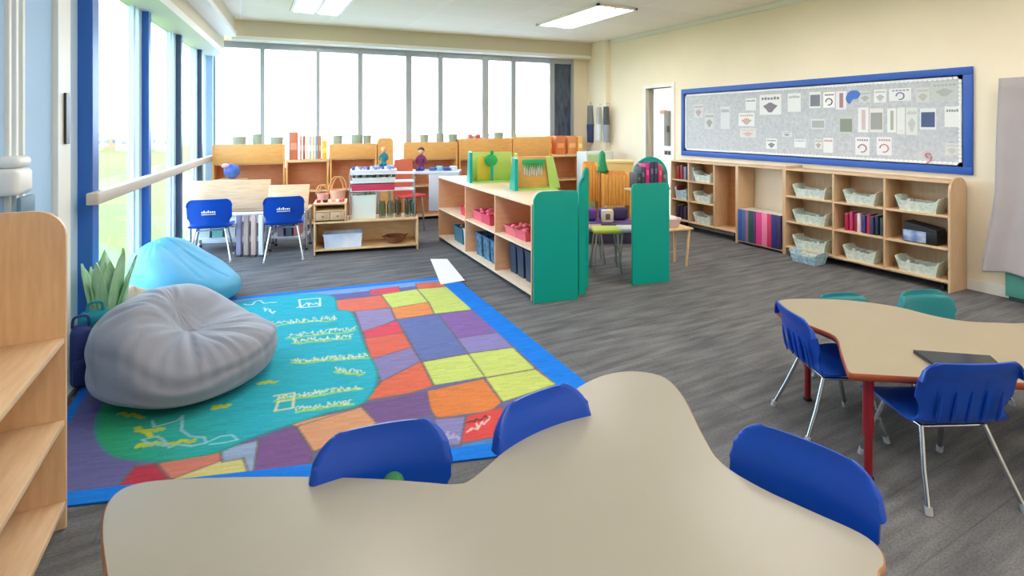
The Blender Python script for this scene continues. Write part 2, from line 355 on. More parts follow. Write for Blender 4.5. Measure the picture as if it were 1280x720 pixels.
# ------------------------------------------------------------------ rug
def rug():
    A = (-.86, 2.86); B = (1.87, 2.02); Cc = (1.985, 5.17); Dd = (-.86, 5.56)
    nu, nv = 380, 440
    U, V = np.meshgrid(np.linspace(0, 1, nu), np.linspace(0, 1, nv))
    X = (A[0]*(1-U)+B[0]*U)*(1-V)+(Dd[0]*(1-U)+Cc[0]*U)*V
    Y = (A[1]*(1-U)+B[1]*U)*(1-V)+(Dd[1]*(1-U)+Cc[1]*U)*V
    col = np.zeros((nv, nu, 3)); col[:] = lin((24, 118, 214))
    def pmask(pts):
        m = np.zeros(X.shape, bool); n = len(pts)
        for i in range(n):
            x1, y1 = pts[i]; x2, y2 = pts[(i+1) % n]
            if y1 == y2: continue
            c = ((y1 > Y) != (y2 > Y)) & (X < (x2-x1)*(Y-y1)/(y2-y1)+x1)
            m ^= c
        return m
    def fl(pts): return [P(*p) for p in pts]
    def z7(pts): return [(360+.3887*x, 340+.3889*y) for x, y in pts]
    def z6(pts): return [(80+.4444*x, 340+.4444*y) for x, y in pts]
    rnd = np.random.RandomState(4)
    inner = (U > .018) & (U < .935) & (V > .035) & (V < .972)
    col[inner] = lin((100, 98, 158))
    # hand drawn crayon grain, two frequencies
    def paint(pts, c, edge=True):
        m = pmask(pts) & inner; col[m] = lin(c)
        if edge: stroke(pts+[pts[0]], .008, (110, 96, 90), .6)
    def stroke(pts, w, c, a=1.0, sm=True):
        for (x1, y1), (x2, y2) in zip(pts, pts[1:]):
            bx0, bx1, by0, by1 = min(x1, x2)-w, max(x1, x2)+w, min(y1, y2)-w, max(y1, y2)+w
            m = (X > bx0) & (X < bx1) & (Y > by0) & (Y < by1)
            if not m.any(): continue
            dx, dy = x2-x1, y2-y1; L2 = dx*dx+dy*dy+1e-9
            t = np.clip(((X[m]-x1)*dx+(Y[m]-y1)*dy)/L2, 0, 1)
            d = np.hypot(X[m]-x1-t*dx, Y[m]-y1-t*dy)
            k = (np.clip(1.6-d/w*1.2, 0, 1)*a)[:, None]
            k = k*inner[m][:, None]
            col[m] = col[m]*(1-k)+np.array(lin(c))*k
    # far pale band
    paint(fl([(280, 375), (370, 364), (560, 345), (552, 356), (420, 369), (300, 382)]), (120, 160, 215), False)
    L7 = lambda p, c: paint(fl(z7(p)), c)
    L6 = lambda p, c: paint(fl(z6(p)), c)
    L7([(265, 60), (355, 50), (362, 66), (300, 76), (262, 76)], (226, 74, 96))
    L7([(410, 40), (500, 33), (508, 52), (416, 58)], (226, 110, 84))
    L7([(300, 76), (415, 58), (452, 100), (330, 120)], (204, 218, 112))
    L7([(415, 58), (520, 50), (592, 125), (470, 138), (452, 100)], (204, 218, 112))
    L7([(150, 95), (300, 78), (332, 118), (215, 132), (160, 126)], (228, 112, 88))
    L7([(330, 120), (452, 100), (470, 138), (348, 156)], (232, 140, 76))
    L7([(215, 130), (330, 120), (345, 158), (240, 200)], (150, 136, 182))
    L7([(348, 156), (485, 140), (580, 266), (428, 292), (388, 220)], (96, 112, 172))
    L7([(485, 140), (592, 125), (680, 200), (545, 218)], (134, 96, 168))
    L7([(545, 218), (676, 198), (724, 246), (580, 266)], (140, 130, 190))
    L7([(240, 195), (352, 160), (372, 200), (250, 218)], (228, 70, 92))
    L7([(246, 218), (372, 200), (398, 246), (268, 285)], (226, 100, 78))
    L7([(268, 285), (398, 246), (428, 292), (300, 356)], (136, 124, 178))
    L7([(432, 294), (580, 268), (635, 342), (470, 370)], (204, 218, 112))
    L7([(580, 267), (724, 247), (796, 316), (635, 344)], (204, 218, 112))
    L7([(635, 346), (796, 317), (862, 366), (690, 424)], (204, 216, 108))
    L7([(300, 358), (428, 292), (468, 372), (390, 395), (245, 420)], (226, 104, 72))
    L7([(446, 388), (630, 348), (688, 424), (655, 452), (480, 476), (450, 440)], (226, 128, 56))
    L7([(238, 430), (446, 388), (462, 462), (340, 496), (255, 500)], (116, 82, 140))
    L7([(10, 492), (236, 440), (252, 500), (160, 530), (75, 595)], (222, 158, 120))
    L7([(0, 520), (40, 498), (75, 595), (0, 640), (-60, 640)], (112, 84, 138))
    L7([(470, 478), (572, 470), (556, 560), (490, 566)], (136, 132, 186))
    L7([(574, 470), (690, 440), (700, 530), (556, 556)], (224, 66, 62))
    L6([(110, 660), (200, 552), (262, 545), (300, 590), (220, 640)], (186, 36, 66))
    L6([(262, 545), (440, 505), (446, 545), (300, 590)], (214, 124, 104))
    L6([(300, 590), (446, 535), (505, 528), (530, 600), (360, 640)], (214, 206, 130))
    L6([(440, 503), (548, 478), (530, 600), (505, 530), (446, 540)], (150, 172, 206))
    L6([(548, 478), (650, 438), (702, 505), (690, 560), (530, 600)], (124, 82, 142))
    L6([(655, 440), (836, 384), (880, 430), (702, 512)], (220, 156, 112))
    L7([(556, 560), (700, 530), (720, 600), (560, 640)], (60, 130, 205))
    # lake
    lake = [(300, 379), (360, 370), (414, 371), (422, 388), (440, 393), (457, 437), (472, 470), (455, 505), (410, 518), (369, 531), (311, 551), (275, 567), (235, 575), (200, 579), (165, 577), (138, 569), (123, 551), (121, 527), (134, 500), (150, 470), (180, 425), (240, 392)]
    lp = fl(lake); lp = catmull(lp, 5)
    m = pmask(lp) & inner
    ga, tb = np.array(lin((0, 160, 100))), np.array(lin((0, 176, 196)))
    x0, y0 = P(130, 550); x1, y1 = P(300, 500)
    k = np.clip(((X-x0)*(x1-x0)+(Y-y0)*(y1-y0))/((x1-x0)**2+(y1-y0)**2), 0, 1)[..., None]
    col[m] = (ga*(1-k)+tb*k)[m]
    stroke(lp, .01, (20, 150, 130), .7)
    # yellowish washes and squiggles inside the lake
    def squig(xa, ya, xb, yb, amp, n, c, w=.006):
        pts = []
        for i in range(n):
            t = i/(n-1); pts.append((xa+(xb-xa)*t+rnd.uniform(-2, 2), ya+(yb-ya)*t+rnd.uniform(-amp, amp)))
        stroke(fl(pts), w, c, .85)
    for (xa, ya, xb, yb) in [(330, 407, 420, 398), (360, 421, 445, 412), (365, 428, 440, 422), (365, 453, 460, 446), (420, 463, 455, 468), (345, 500, 452, 485), (370, 513, 440, 504)]:
        squig(xa, ya+3, xb, yb+3, 1.2, 8, (150, 214, 90), .014)
        squig(xa, ya, xb, yb, 3.2, int((xb-xa)/1.3), (216, 226, 190), .0045)
    stroke(fl([(343, 497), (368, 493), (366, 512), (344, 516), (348, 504), (366, 502)]), .008, (226, 226, 170), .9)
    for (a, b) in [((150, 520), (180, 523)), ((170, 542), (205, 538)), ((170, 560), (200, 556)), ((170, 536), (190, 548)), ((325, 482), (345, 478)), ((265, 512), (285, 509)), ((205, 558), (245, 552))]:
        squig(a[0], a[1], b[0], b[1], 2, 12, (190, 206, 40), .012)
    cat = [(190, 528), (193, 536), (205, 533), (222, 528), (228, 522), (227, 540), (238, 548), (255, 549), (258, 556), (240, 560), (222, 558), (212, 562), (204, 552), (196, 548), (178, 552), (184, 556), (206, 560)]
    stroke(fl(cat), .007, (150, 200, 216), .9)
    stroke(fl([(258, 556), (275, 548), (290, 546), (297, 552), (280, 556), (262, 558)]), .006, (140, 210, 220), .9)
    for a, b in [((305, 381), (345, 377)), ((372, 384), (398, 380)), ((330, 388), (345, 392))]:
        squig(a[0], a[1], b[0], b[1], 2.5, 12, (226, 236, 236), .006)
    stroke(fl([(374, 376), (400, 374), (400, 384), (376, 386), (374, 376)]), .008, (226, 240, 240), .9)
    squig(585, 540, 612, 527, 4, 14, (240, 200, 190), .006); squig(583, 533, 612, 522, 3, 10, (120, 30, 40), .008)
    squig(555, 545, 575, 550, 5, 12, (180, 170, 210), .006)
    col[inner] = col[inner]*.78+.025
    # woven wobble
    g1 = rnd.rand(nv, nu); g2 = np.repeat(rnd.rand(nv, nu//10+1), 10, axis=1)[:, :nu]
    f = 1+.10*(g1-.5)+.22*(g2-.5)
    col[:] = col*f[..., None]
    me = bpy.data.meshes.new('rug')
    Z = .004+0*X+.006
    vs = np.stack([X, Y, Z], -1).reshape(-1, 3)
    idx = np.arange(nu*nv).reshape(nv, nu)
    fs = np.stack([idx[:-1, :-1], idx[:-1, 1:], idx[1:, 1:], idx[1:, :-1]], -1).reshape(-1, 4)
    nb = nu*nv
    # skirt down to the floor
    rim = list(idx[0, :])+list(idx[1:, -1])+list(idx[-1, -2::-1])+list(idx[-2:0:-1, 0])
    low = [(vs[i][0], vs[i][1], .001) for i in rim]
    vs2 = [tuple(map(float, v)) for v in vs]+[tuple(map(float, v)) for v in low]
    n = len(rim)
    fs2 = [tuple(map(int, f_)) for f_ in fs]+[(int(rim[i]), nb+i, nb+(i+1) % n, int(rim[(i+1) % n])) for i in range(n)]
    me.from_pydata(vs2, [], fs2); me.update()
    at = me.color_attributes.new('weave', 'FLOAT_COLOR', 'POINT')
    c4 = np.ones((len(vs2), 4)); c4[:nb, :3] = np.clip(col.reshape(-1, 3), 0, 1); c4[nb:, :3] = lin((20, 90, 170))
    at.data.foreach_set('color', c4.ravel())
    m = bpy.data.materials.new('rug_pile'); m.use_nodes = True; N = m.node_tree.nodes; L = m.node_tree.links
    b = N['Principled BSDF']; b.inputs['Roughness'].default_value = .9; b.inputs['Specular IOR Level'].default_value = .2
    va = N.new('ShaderNodeVertexColor'); va.layer_name = 'weave'; L.new(va.outputs[0], b.inputs['Base Color'])
    nz = N.new('ShaderNodeTexNoise'); nz.inputs['Scale'].default_value = 120; tc = N.new('ShaderNodeTexCoord'); L.new(tc.outputs['Object'], nz.inputs['Vector'])
    bp = N.new('ShaderNodeBump'); bp.inputs['Strength'].default_value = .35; bp.inputs['Distance'].default_value = .004; L.new(nz.outputs['Fac'], bp.inputs['Height']); L.new(bp.outputs[0], b.inputs['Normal'])
    me.materials.append(m)
    o = bpy.data.objects.new('area_rug', me); C.objects.link(o)
    tag(o, 'large patchwork play rug with teal lake and blue border', 'rug')
rug()
bm = NB(); sp_ = [P(538, 325), P(559, 325), P(581, 352), P(551, 357)]  # patch of sunlight on the floor, made as a thin white sheet
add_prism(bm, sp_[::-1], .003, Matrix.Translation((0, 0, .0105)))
tag(obj('sun_patch_sheet', bm, cm((244, 240, 236), .7)), 'white sheet standing in for a sunlit patch on floor at far right corner of rug', 'light patch')
# ------------------------------------------------------------------ bean bags
def beanbag(name, label, loc, rz, R, shape, m, seed, dent):
    bm = NB(); bmesh.ops.create_uvsphere(bm, u_segments=160, v_segments=110, radius=1)
    for v in bm.verts:
        x, y, z = v.co; v.co = shape(x, y, z, seed)
    o = obj(name, bm, m, None, loc, rz, smooth=180)
    return tag(o, label, 'bean bag')
def sstep(a, b, t):
    t = max(0, min(1, (t-a)/(b-a))); return t*t*(3-2*t)
def groove(x, y, ax, ay, bx_, by_, w):
    dx, dy = bx_-ax, by_-ay; t = max(0, min(1, ((x-ax)*dx+(y-ay)*dy)/(dx*dx+dy*dy)))
    d = math.hypot(x-ax-t*dx, y-ay-t*dy); return math.exp(-(d/w)**2)*(1-.5*t)
def folds(x, y, cx_, cy_, seed, na=3.2):
    a_ = math.atan2(y-cy_, x-cx_); r_ = math.hypot(x-cx_, y-cy_)
    v = noise.noise(Vector((math.cos(a_)*na, math.sin(a_)*na, r_*.9+seed)))+.5*noise.noise(Vector((math.cos(a_)*na*2.3, math.sin(a_)*na*2.3, r_*1.5+seed+5)))
    return (1-2*abs(v))*math.exp(-((r_-.45)/.42)**2)
def boxy(x, y, z, p=3.0):
    c_ = math.sqrt(max(1e-6, 1-z*z)); f_ = (max(0.0, 1-abs(z)**p))**(1/p)/c_ if c_ > .002 else 1
    return x*f_, y*f_
def gshape(x, y, z, seed):
    x, y = boxy(x, y, z, 2.7)
    zz = max(z, -.80); s = (zz+.80)/1.80
    under = 1-.16*sstep(.22, 0, s)
    h = .535-.215*sstep(-.25, .55, x)-.03*sstep(-.5, -1, x)
    Z = h*s
    top = sstep(.05, .6, z)
    Z -= top*(.075*math.exp(-(((x-.20)/.20)**2+((y-.02)/.5)**2)))
    n = noise.noise(Vector((x*1.7, y*1.7, z*1.7+seed)))
    g = groove(x, y, .20, -.12, -.42, .30, .05)+.8*groove(x, y, .22, -.16, -.30, -.30, .05)+.7*groove(x, y, .24, -.10, .10, .60, .05)+.5*groove(x, y, .2, -.2, -.05, -.62, .045)
    Z -= .020*g*sstep(-.1, .4, z)
    f_ = folds(x, y, .22, -.15, 2.0)
    ph = z*15+2.2*math.sin(2.2*x+.5)+2.5*n
    k = .016*n+.021*f_*sstep(-.4, .3, z)+.004*math.sin(ph)*sstep(.75, .2, z)*sstep(-.8, -.4, z)
    # panel seam running over the back
    k -= .014*math.exp(-((x+.50+.12*z)/.02)**2)*sstep(-.6, 0, z)
    return Vector((.485*x*under*(1+k*1.5)-.10*s*s*(1-sstep(0, .9, x)), .52*y*under*(1+k*1.5)-.04*sstep(.6, 0, s), max(0.0, Z)+k*.75*sstep(.02, .3, s)))
gm = mat('grey_fabric', (134, 136, 148), .55, sheen=.2, bump=.22, bscale=5, stretch=(1, 1, 3.2))
beanbag('bean_bag', 'large grey bean bag slumped on the green end of the rug', (-.275, 3.85, .0105), -.42, 1, gshape, gm, 3, 0)
def bshape(x, y, z, seed):
    x, y = boxy(x, y, z, 2.5)
    zz = max(z, -.80); s = (zz+.80)/1.80
    h = .58-.30*sstep(-.45, .9, x)
    n = noise.noise(Vector((x*1.8, y*1.8+seed, z*1.8)))
    g = groove(x, y, -.55, .1, .8, -.1, .045)+.7*groove(x, y, -.5, -.1, .5, -.6, .05)
    k = .025*n+.016*folds(x, y, -.45, .0, 7.0, 2.6)
    under = 1-.14*sstep(.25, 0, s); x -= .16*s*s*(1-sstep(0, .9, x))
    return Vector((.43*x*(1+k)*under, .40*y*(1+k)*under, max(0, h*s-.03*g*sstep(0, .5, z)+k*.7*sstep(0, .3, s))))
bm_ = mat('blue_cotton', (48, 150, 188), .6, rgb2=(112, 176, 208), scale=1.5, bump=.2, bscale=6)
beanbag('bean_bag', 'bright turquoise blue bean bag behind the grey one', (-.42, 5.48, .0105), -.35, 1, bshape, bm_, 9, 0)
bb = NB()
bmesh.ops.create_uvsphere(bb, u_segments=48, v_segments=30, radius=1)
for v in bb.verts:
    x, y, z = v.co; n = noise.fractal(Vector((x*2, y*2, z*2)), 1, 2, 3)
    v.co = Vector((.20*x*(1+.1*n), .16*y, max(0, (max(z, -.6)+.6)/1.6*.38*(1-.3*abs(x))+.02*n)))
p = onX(166, 350, -.72)
tag(obj('cushion', bb, mat('tan_cloth', (190, 168, 140), .8, bump=.2, bscale=10), None, (p[0], p[1], .018), .4, smooth=180), 'small tan cushion between the grey bean bag and the window', 'cushion')
# potted plant by the window
pp = onX(133, 352, -.80)
t = thing('potted_plant', 'broad leaved pale green plant standing by the window', 'plant', (pp[0], pp[1], .017))
bm = NB(); add_lathe(bm, [(.07, 0), (.10, .16), (.11, .165), (.11, .18), (.095, .18), (.09, .15)]); obj('pot', bm, cm((70, 110, 120)), t)
lm = mat('leaf_green', (176, 214, 176), .5, rgb2=(140, 196, 150), scale=9)
for i in range(11):
    a = i*2.4; Lh = .42+.22*random.random(); lean = .04+.12*random.random(); bm = NB(); prev = None
    for j in range(9):
        s = j/8; wd = .056*math.sin(PI*min(1, .12+s*.88))**.6+.002
        rr = .03+lean*s**1.6; z = .12+Lh*s
        cx_, cy_ = rr*math.cos(a), rr*math.sin(a); px_, py_ = -math.sin(a)*wd, math.cos(a)*wd
        row = [bm.verts.new((cx_+px_, cy_+py_, z)), bm.verts.new((cx_-.012*math.cos(a), cy_-.012*math.sin(a), z)), bm.verts.new((cx_-px_, cy_-py_, z))]
        if prev:
            for q in range(2): bm.faces.new((prev[q], prev[q+1], row[q+1], row[q]))
        prev = row
    o = obj('leaf', bm, lm, t, smooth=180); md = o.modifiers.new('s', 'SOLIDIFY'); md.thickness = .004
# bags near window
def bag(name, lab, px, py, X0, w, h, m, cat):
    q = onX(px, py, X0); t = thing(name, lab, cat, (q[0], q[1], .018), .15)
    bm = NB(); vs = add_box(bm, -w/2, w/2, -.07, .07, 0, h, .04, seg=4); obj('bag_body', bm, m, t, smooth=180)
    bm = NB(); add_tube(bm, catmull([(-.04, 0, h-.01), (-.03, 0, h+.05), (.03, 0, h+.05), (.04, 0, h-.01)], 5, False), .008); obj('handle', bm, m, t)
    bm = NB(); add_box(bm, -w*.35, w*.35, -.095, -.06, .04, h*.5, .015); obj('pocket', bm, m, t)
bag('school_bag', 'upright teal school bag under the window beside the plant', 119, 385, -.82, .17, .40, cm((0, 128, 148), .7), 'bag')
bag('school_bag', 'narrow navy school bag against the nearest blue window post', 101, 405, -.865, .10, .36, cm((30, 48, 110), .7), 'bag')
# soap dispenser on near left wall
q = onL(14, 222, (LW(0)+.06, 0), (LW(9)+.06, 9))
t = thing('soap_dispenser', 'white wall dispenser beside the pale blue panel', 'dispenser', (q[0], q[1], q[2]), -PI/2-.1)
bm = NB(); add_box(bm, -.09, .09, -.06, .06, -.09, .05, .03, seg=4); obj('cover', bm, white, t)
bm = NB(); add_box(bm, -.075, .075, -.05, .06, .05, .11, .025, seg=3); obj('lid', bm, white, t)
bx('wall_plate', -.10, .05, .04, .06, -.20, -.10, cm((110, 140, 160)), t)
# ------------------------------------------------------------------ shelving
def shelf_unit(name, label, cat, loc, rz, W, Dp, Ht, cols, rows, base=.06, th=.02, wm=maple, bm_=None, backs=None, endcap=None, top=True, round_end=None, group=None, casters=True, edge=None, hm=None):
    """cols: list of divider x positions incl. 0 and W; rows: list per column of shelf z; local front y=0, back y=Dp"""
    t = thing(name, label, cat, loc, rz, group); bm_ = bm_ or wm; hm = hm or (mapleh if wm is maple else wm)
    def side(x, mm, rnd):
        bm = NB()
        if rnd:
            r = rnd; pts = [(0, .0), (Dp, .0), (Dp, Ht)]+arc(r, Ht-r, r, 90, 180, 8)
            if round_end == 'both': pts = [(0, 0), (Dp, 0)]+arc(Dp-r, Ht-r, r, 0, 90, 8)+arc(r, Ht-r, r, 90, 180, 8)
            add_prism(bm, pts, th, Matrix(((0, 0, 1, x), (1, 0, 0, 0), (0, 1, 0, .002), (0, 0, 0, 1))), .002)
        else: add_box(bm, x, x+th, 0, Dp, .002, Ht, .002)
        return obj('side_panel', bm, mm, t)
    e0, e1 = (endcap or (wm, wm)); r0, r1 = (edge or (0, 0))
    side(0, e0, r0); side(W-th, e1, r1)
    zt = Ht if top is True else Ht
    if top: bx('top_panel', th, W-th, .0, Dp, Ht-th-(.03 if r1 else 0), Ht-(.03 if r1 else 0), hm, t, .002)
    ztop = Ht-th-(.03 if r1 else 0)
    bx('bottom_panel', th, W-th, .0, Dp, base, base+th, hm, t, .002)
    for i, x in enumerate(cols[1:-1]): bx('divider', x-th/2, x+th/2, .004, Dp-.012, base+th, ztop, wm, t, .002)
    for i in range(len(cols)-1):
        a = cols[i]+(th if i == 0 else th/2); b = cols[i+1]-(th if i == len(cols)-2 else th/2)
        for z in rows[i]: bx('shelf', a, b, .003, Dp-.012, z-th, z, hm, t, .002)
        if backs is None or backs[i]: bx('back_panel', a, b, Dp-.011, Dp-.002, base+th, ztop if top else Ht-.02, bm_, t, .0)
    if casters:
        for x in (.08, W-.08):
            for y in (.06, Dp-.06):
                bm = NB(); add_lathe(bm, [(.026, -.012), (.03, -.008), (.03, .008), (.026, .012)], 16, Matrix.Translation((x, y, .031)) @ Matrix.Rotation(PI/2, 4, 'Y'))
                add_box(bm, x-.004, x+.004, y-.008, y+.008, .04, base+.001); obj('caster', bm, rubber, t)
    return t
XF = 5.96
def yf(px, X=XF): return onX(px, 200, X)[1]
# right wall, near unit
Y1, Y0 = yf(980), yf(1188)
W1 = Y1-Y0
c1 = [0, Y1-yf(1041), Y1-yf(1105), W1]
shelf_unit('cubby_shelf', 'wheeled maple cubby shelf with nine compartments at right end of wall row', 'shelf', (XF, Y1, 0), -PI/2, W1, .325, 1.09, c1, [[.42, .73]]*3, .09, edge=(0, .13), round_end='both')
# middle open frame
Y3, Y2 = yf(921), Y1+.003
W2 = Y3-Y2
shelf_unit('cubby_shelf', 'open backed maple frame holding large books, middle of wall row', 'shelf', (XF, Y3, 0), -PI/2, W2, .325, 1.06, [0, W2], [[]], .03, backs=[0], casters=False)
# far unit
Y5, Y4 = yf(838), Y3+.003
W3 = Y5-Y4
c3 = [0, Y5-yf(860), Y5-yf(892), W3]
shelf_unit('cubby_shelf', 'far maple cubby shelf with a tall empty compartment, left of wall row', 'shelf', (XF, Y5, 0), -PI/2, W3, .325, 1.05, c3, [[.46, .76], [.46, .76], []], .13, bm_=wood('maple_dark', (190, 126, 74), (206, 144, 90)))
# items into right shelves: baskets
bkm = mat('basket_pattern', (236, 240, 232), .6, rgb2=(186, 208, 196), scale=34)
bkb = mat('basket_pattern_blue', (214, 232, 240), .6, rgb2=(120, 176, 206), scale=30)
def basket(lab, X, Y, z, L_=.34, m=bkm, h=.10, rz=0, group='patterned baskets in the wall shelves'):
    t = thing('basket', lab, 'basket', (X, Y, z), -PI/2+rz, group)
    bm = NB(); w = .11; n = 14
    def ring(hl, hw, zz, wav=0):
        pts = []
        for (sx, sy) in ((-1, -1), (1, -1), (1, 1), (-1, 1)): pts.append((sx, sy))
        out = []
        for k in range(4):
            ax, ay = pts[k]; bx_, by_ = pts[(k+1) % 4]
            for j in range(n):
                u = j/n; x = ax+(bx_-ax)*u; y = ay+(by_-ay)*u
                lift = .035*(abs(x) > .999)*(1-abs(y)*.3)+.02*abs(x)**4
                out.append(bm.verts.new((x*hl, y*hw, zz+(lift+wav*.004*math.sin(j*2.2) if wav else 0))))
        return out
    r = [ring(L_*.40, w*.8, .0), ring(L_*.43, w*.9, h*.5), ring(L_*.5, w, h, 1), ring(L_*.5-.008, w-.008, h, 1), ring(L_*.4-.006, w*.8-.006, .012)]
    for a, b in zip(r, r[1:]):
        for k in range(len(a)): bm.faces.new((a[k], a[(k+1) % len(a)], b[(k+1) % len(a)], b[k]))
    bm.faces.new(list(reversed(r[0]))); bm.faces.new(r[-1])
    obj('basket_body', bm, m, t)
    bm = NB()
    random.seed(int(Y*1000))
    for k in range(5):
        add_box(bm, -L_*.3+k*L_*.14, -L_*.3+k*L_*.14+.035, -.05, .05, .02, h*.95+random.uniform(-.01, .025), .006)
    obj('contents', bm, cm((206, 214, 206)), t)
def ymid(a, b): return (yf(a)+yf(b))/2
XS = XF+.13
rowz = {0: .7305, 1: .4205, 2: .1105}
nm = {0: 'top', 1: 'middle', 2: 'bottom'}
for (a, b, cn) in ((985, 1036, 'left'), (1048, 1098, 'centre'), (1112, 1178, 'right')):
    for r in range(3):
        if cn == 'centre' and r == 1: continue
        if cn == 'right' and r == 1: continue
        basket('pale patterned basket in the %s row, %s column of the near wheeled shelf' % (nm[r], cn), XS, ymid(a, b), rowz[r], (yf(a)-yf(b))*.84)
q = P(1011, 330)
basket('pale blue basket on the floor under the near wheeled shelf', 5.845, yf(1011, 5.85), .003, .34, bkb, .09, 0, None)
# storage bin with blue papers
q = ymid(1118, 1178)
t = thing('storage_bin', 'black storage bin with blue and white label, right column of near shelf', 'bin', (XS, q, .4205), -PI/2)
bm = NB(); add_box(bm, -.15, .15, -.1, .1, 0, .13, .01); obj('bin_body', bm, black, t)
bx('label_card', -.14, .06, -.108, -.1005, .01, .12, mat('label_blue', (200, 214, 236), .5, rgb2=(40, 90, 170), scale=9), t)
bm = NB(); add_prism(bm, [(-.14, 0), (.14, 0), (.14, .02), (-.14, .07)], .18, Matrix.Translation((0, .09, .13)) @ Matrix.Rotation(PI/2, 4, 'X')); obj('contents', bm, cm((40, 44, 50)), t)
def book(lab, X, Y, z, thick, h, dp, rgb, group, rz=0, lean=0):
    t = thing('book', lab, 'book', (X, Y, z), -PI/2+rz, group)
    bm = NB(); add_box(bm, -thick/2, thick/2, 0, dp, 0, h, .002); 
    o = obj('cover', bm, cm(rgb, .5), t)
    bx('pages', -thick/2+.003, thick/2-.003, .006, dp+.002, .004, h+.001, cm((232, 226, 212)), t, 0)
    if lean: t.rotation_euler = (0, lean, -PI/2+rz)
cols_ = [((176, 30, 70), 'crimson'), ((198, 50, 110), 'pink'), ((150, 26, 50), 'dark red'), ((226, 200, 214), 'pale pink'), ((60, 60, 130), 'indigo'), ((200, 44, 90), 'raspberry'), ((50, 60, 90), 'slate blue'), ((34, 48, 70), 'navy'), ((60, 74, 86), 'grey')]
ya, yb = yf(1052), yf(1100)
for i, (c, n) in enumerate(cols_):
    book('%s book in the middle compartment of the near wheeled shelf' % n, XF+.05+.01*(i % 3), ya-(i+.5)*(ya-yb)/9, .4205, .032, .19+.02*(i % 2), .15, c, 'books in the middle compartment')
# far unit baskets
rz3 = {0: .7605, 1: .4605, 2: .1505}
for r in range(3):
    basket('pale basket in the %s row of the far wall shelf, second column' % nm[r], XS, ymid(863, 889), rz3[r], .33)
basket('blue and white basket in first column of the far wall shelf', XS, ymid(841, 858), rz3[1], .26, bkb, .13)
for i, (c, n, r) in enumerate([((160, 50, 50), 'brick red', 0), ((150, 60, 60), 'rust', 0), ((120, 130, 160), 'steel blue', 0), ((100, 110, 140), 'slate', 0), ((160, 170, 190), 'light grey', 0), ((50, 40, 70), 'plum', 2), ((40, 40, 60), 'black', 2), ((70, 60, 90), 'violet', 2), ((44, 50, 70), 'ink blue', 2), ((150, 40, 44), 'red', 1)]):
    k = i % 5 if r == 0 else (i-5) if r == 2 else 0
    yy = yf(841)-.04-k*.075 if r != 1 else yf(840)-.03
    book('%s book in the %s left compartment of the far wall shelf' % (n, nm[r]), XF+.06, yy, rz3[r], .05, .20+.02*(k % 2), .15, c, 'books in the far wall shelf')
# big books in the middle frame (stand on floor shelf)
bigc = [((56, 84, 156), 'blue', .05), ((74, 96, 160), 'blue grey', .05), ((150, 110, 130), 'mauve', .04), ((30, 80, 70), 'dark green', .06), ((90, 60, 110), 'plum', .04), ((224, 60, 130), 'hot pink', .07), ((236, 130, 170), 'light pink', .07), ((210, 50, 90), 'cherry', .05), ((40, 50, 120), 'navy', .06), ((60, 40, 90), 'dark violet', .05)]
y = Y3-.03; tot = sum(b[2] for b in bigc); sc = (W2-.06)/tot
for c, n, w in bigc:
    book('tall %s picture book at the bottom of the open maple frame' % n, XF-.02, y-w*sc/2, .0505, w*sc*.96, .42, .26, c, 'tall books in the open frame'); y -= w*sc
# ------------------------------------------------------------------ bulletin board
bY0, bY1, bZ0, bZ1 = 2.43, 6.19, 1.112, 2.166
t = thing('bulletin_board', 'long grey bulletin board in blue frame on right wall', 'bulletin board', (XR-.001, (bY0+bY1)/2, bZ0), 0)
W_ = bY1-bY0; Hh = bZ1-bZ0
bx('backing', -.012, 0, -W_/2+.02, W_/2-.02, .02, Hh-.02, mat('board_speckle', (206, 209, 214), .8, rgb2=(182, 188, 196), scale=30), t, 0)
bm = NB(); fr = .075
add_box(bm, -.03, 0, -W_/2, W_/2, 0, fr, .003); add_box(bm, -.03, 0, -W_/2, W_/2, Hh-fr, Hh, .003)
add_box(bm, -.03, 0, -W_/2, -W_/2+fr, fr+.0005, Hh-fr-.0005, .003); add_box(bm, -.03, 0, W_/2-fr*.8, W_/2, fr+.0005, Hh-fr-.0005, .003)
obj('frame', bm, mat('frame_blue', (42, 92, 184), .45), t)
bm = NB(); n = 120; x = -.014
def scal(y0, y1, z0, z1, n, horiz):
    for i in range(n):
        u = (i+.5)/n
        if horiz: cy_, cz_, = y0+(y1-y0)*u, z0
        else: cy_, cz_ = y0, z0+(z1-z0)*u
        r = abs((y1-y0) if horiz else (z1-z0))/n*.62
        add_lathe(bm, [(r, 0), (r, .003)], 10, Matrix.Translation((x, cy_, cz_)) @ Matrix.Rotation(-PI/2, 4, 'Y'))
a, b = -W_/2+fr, W_/2-fr*.8
scal(a, b, fr+.016, 0, 84, True); scal(a, b, Hh-fr-.016, 0, 84, True); scal(a+.016, 0, fr, Hh-fr, 22, False); scal(b-.016, 0, fr, Hh-fr, 22, False)
add_box(bm, x-.003, x, a, b, fr-.01, fr+.012); add_box(bm, x-.003, x, a, b, Hh-fr-.012, Hh-fr+.01); add_box(bm, x-.003, x, a-.01, a+.012, fr, Hh-fr); add_box(bm, x-.003, x, b-.012, b+.01, fr, Hh-fr)
obj('scalloped_border', bm, mat('border_white', (244, 246, 250), .6), t)
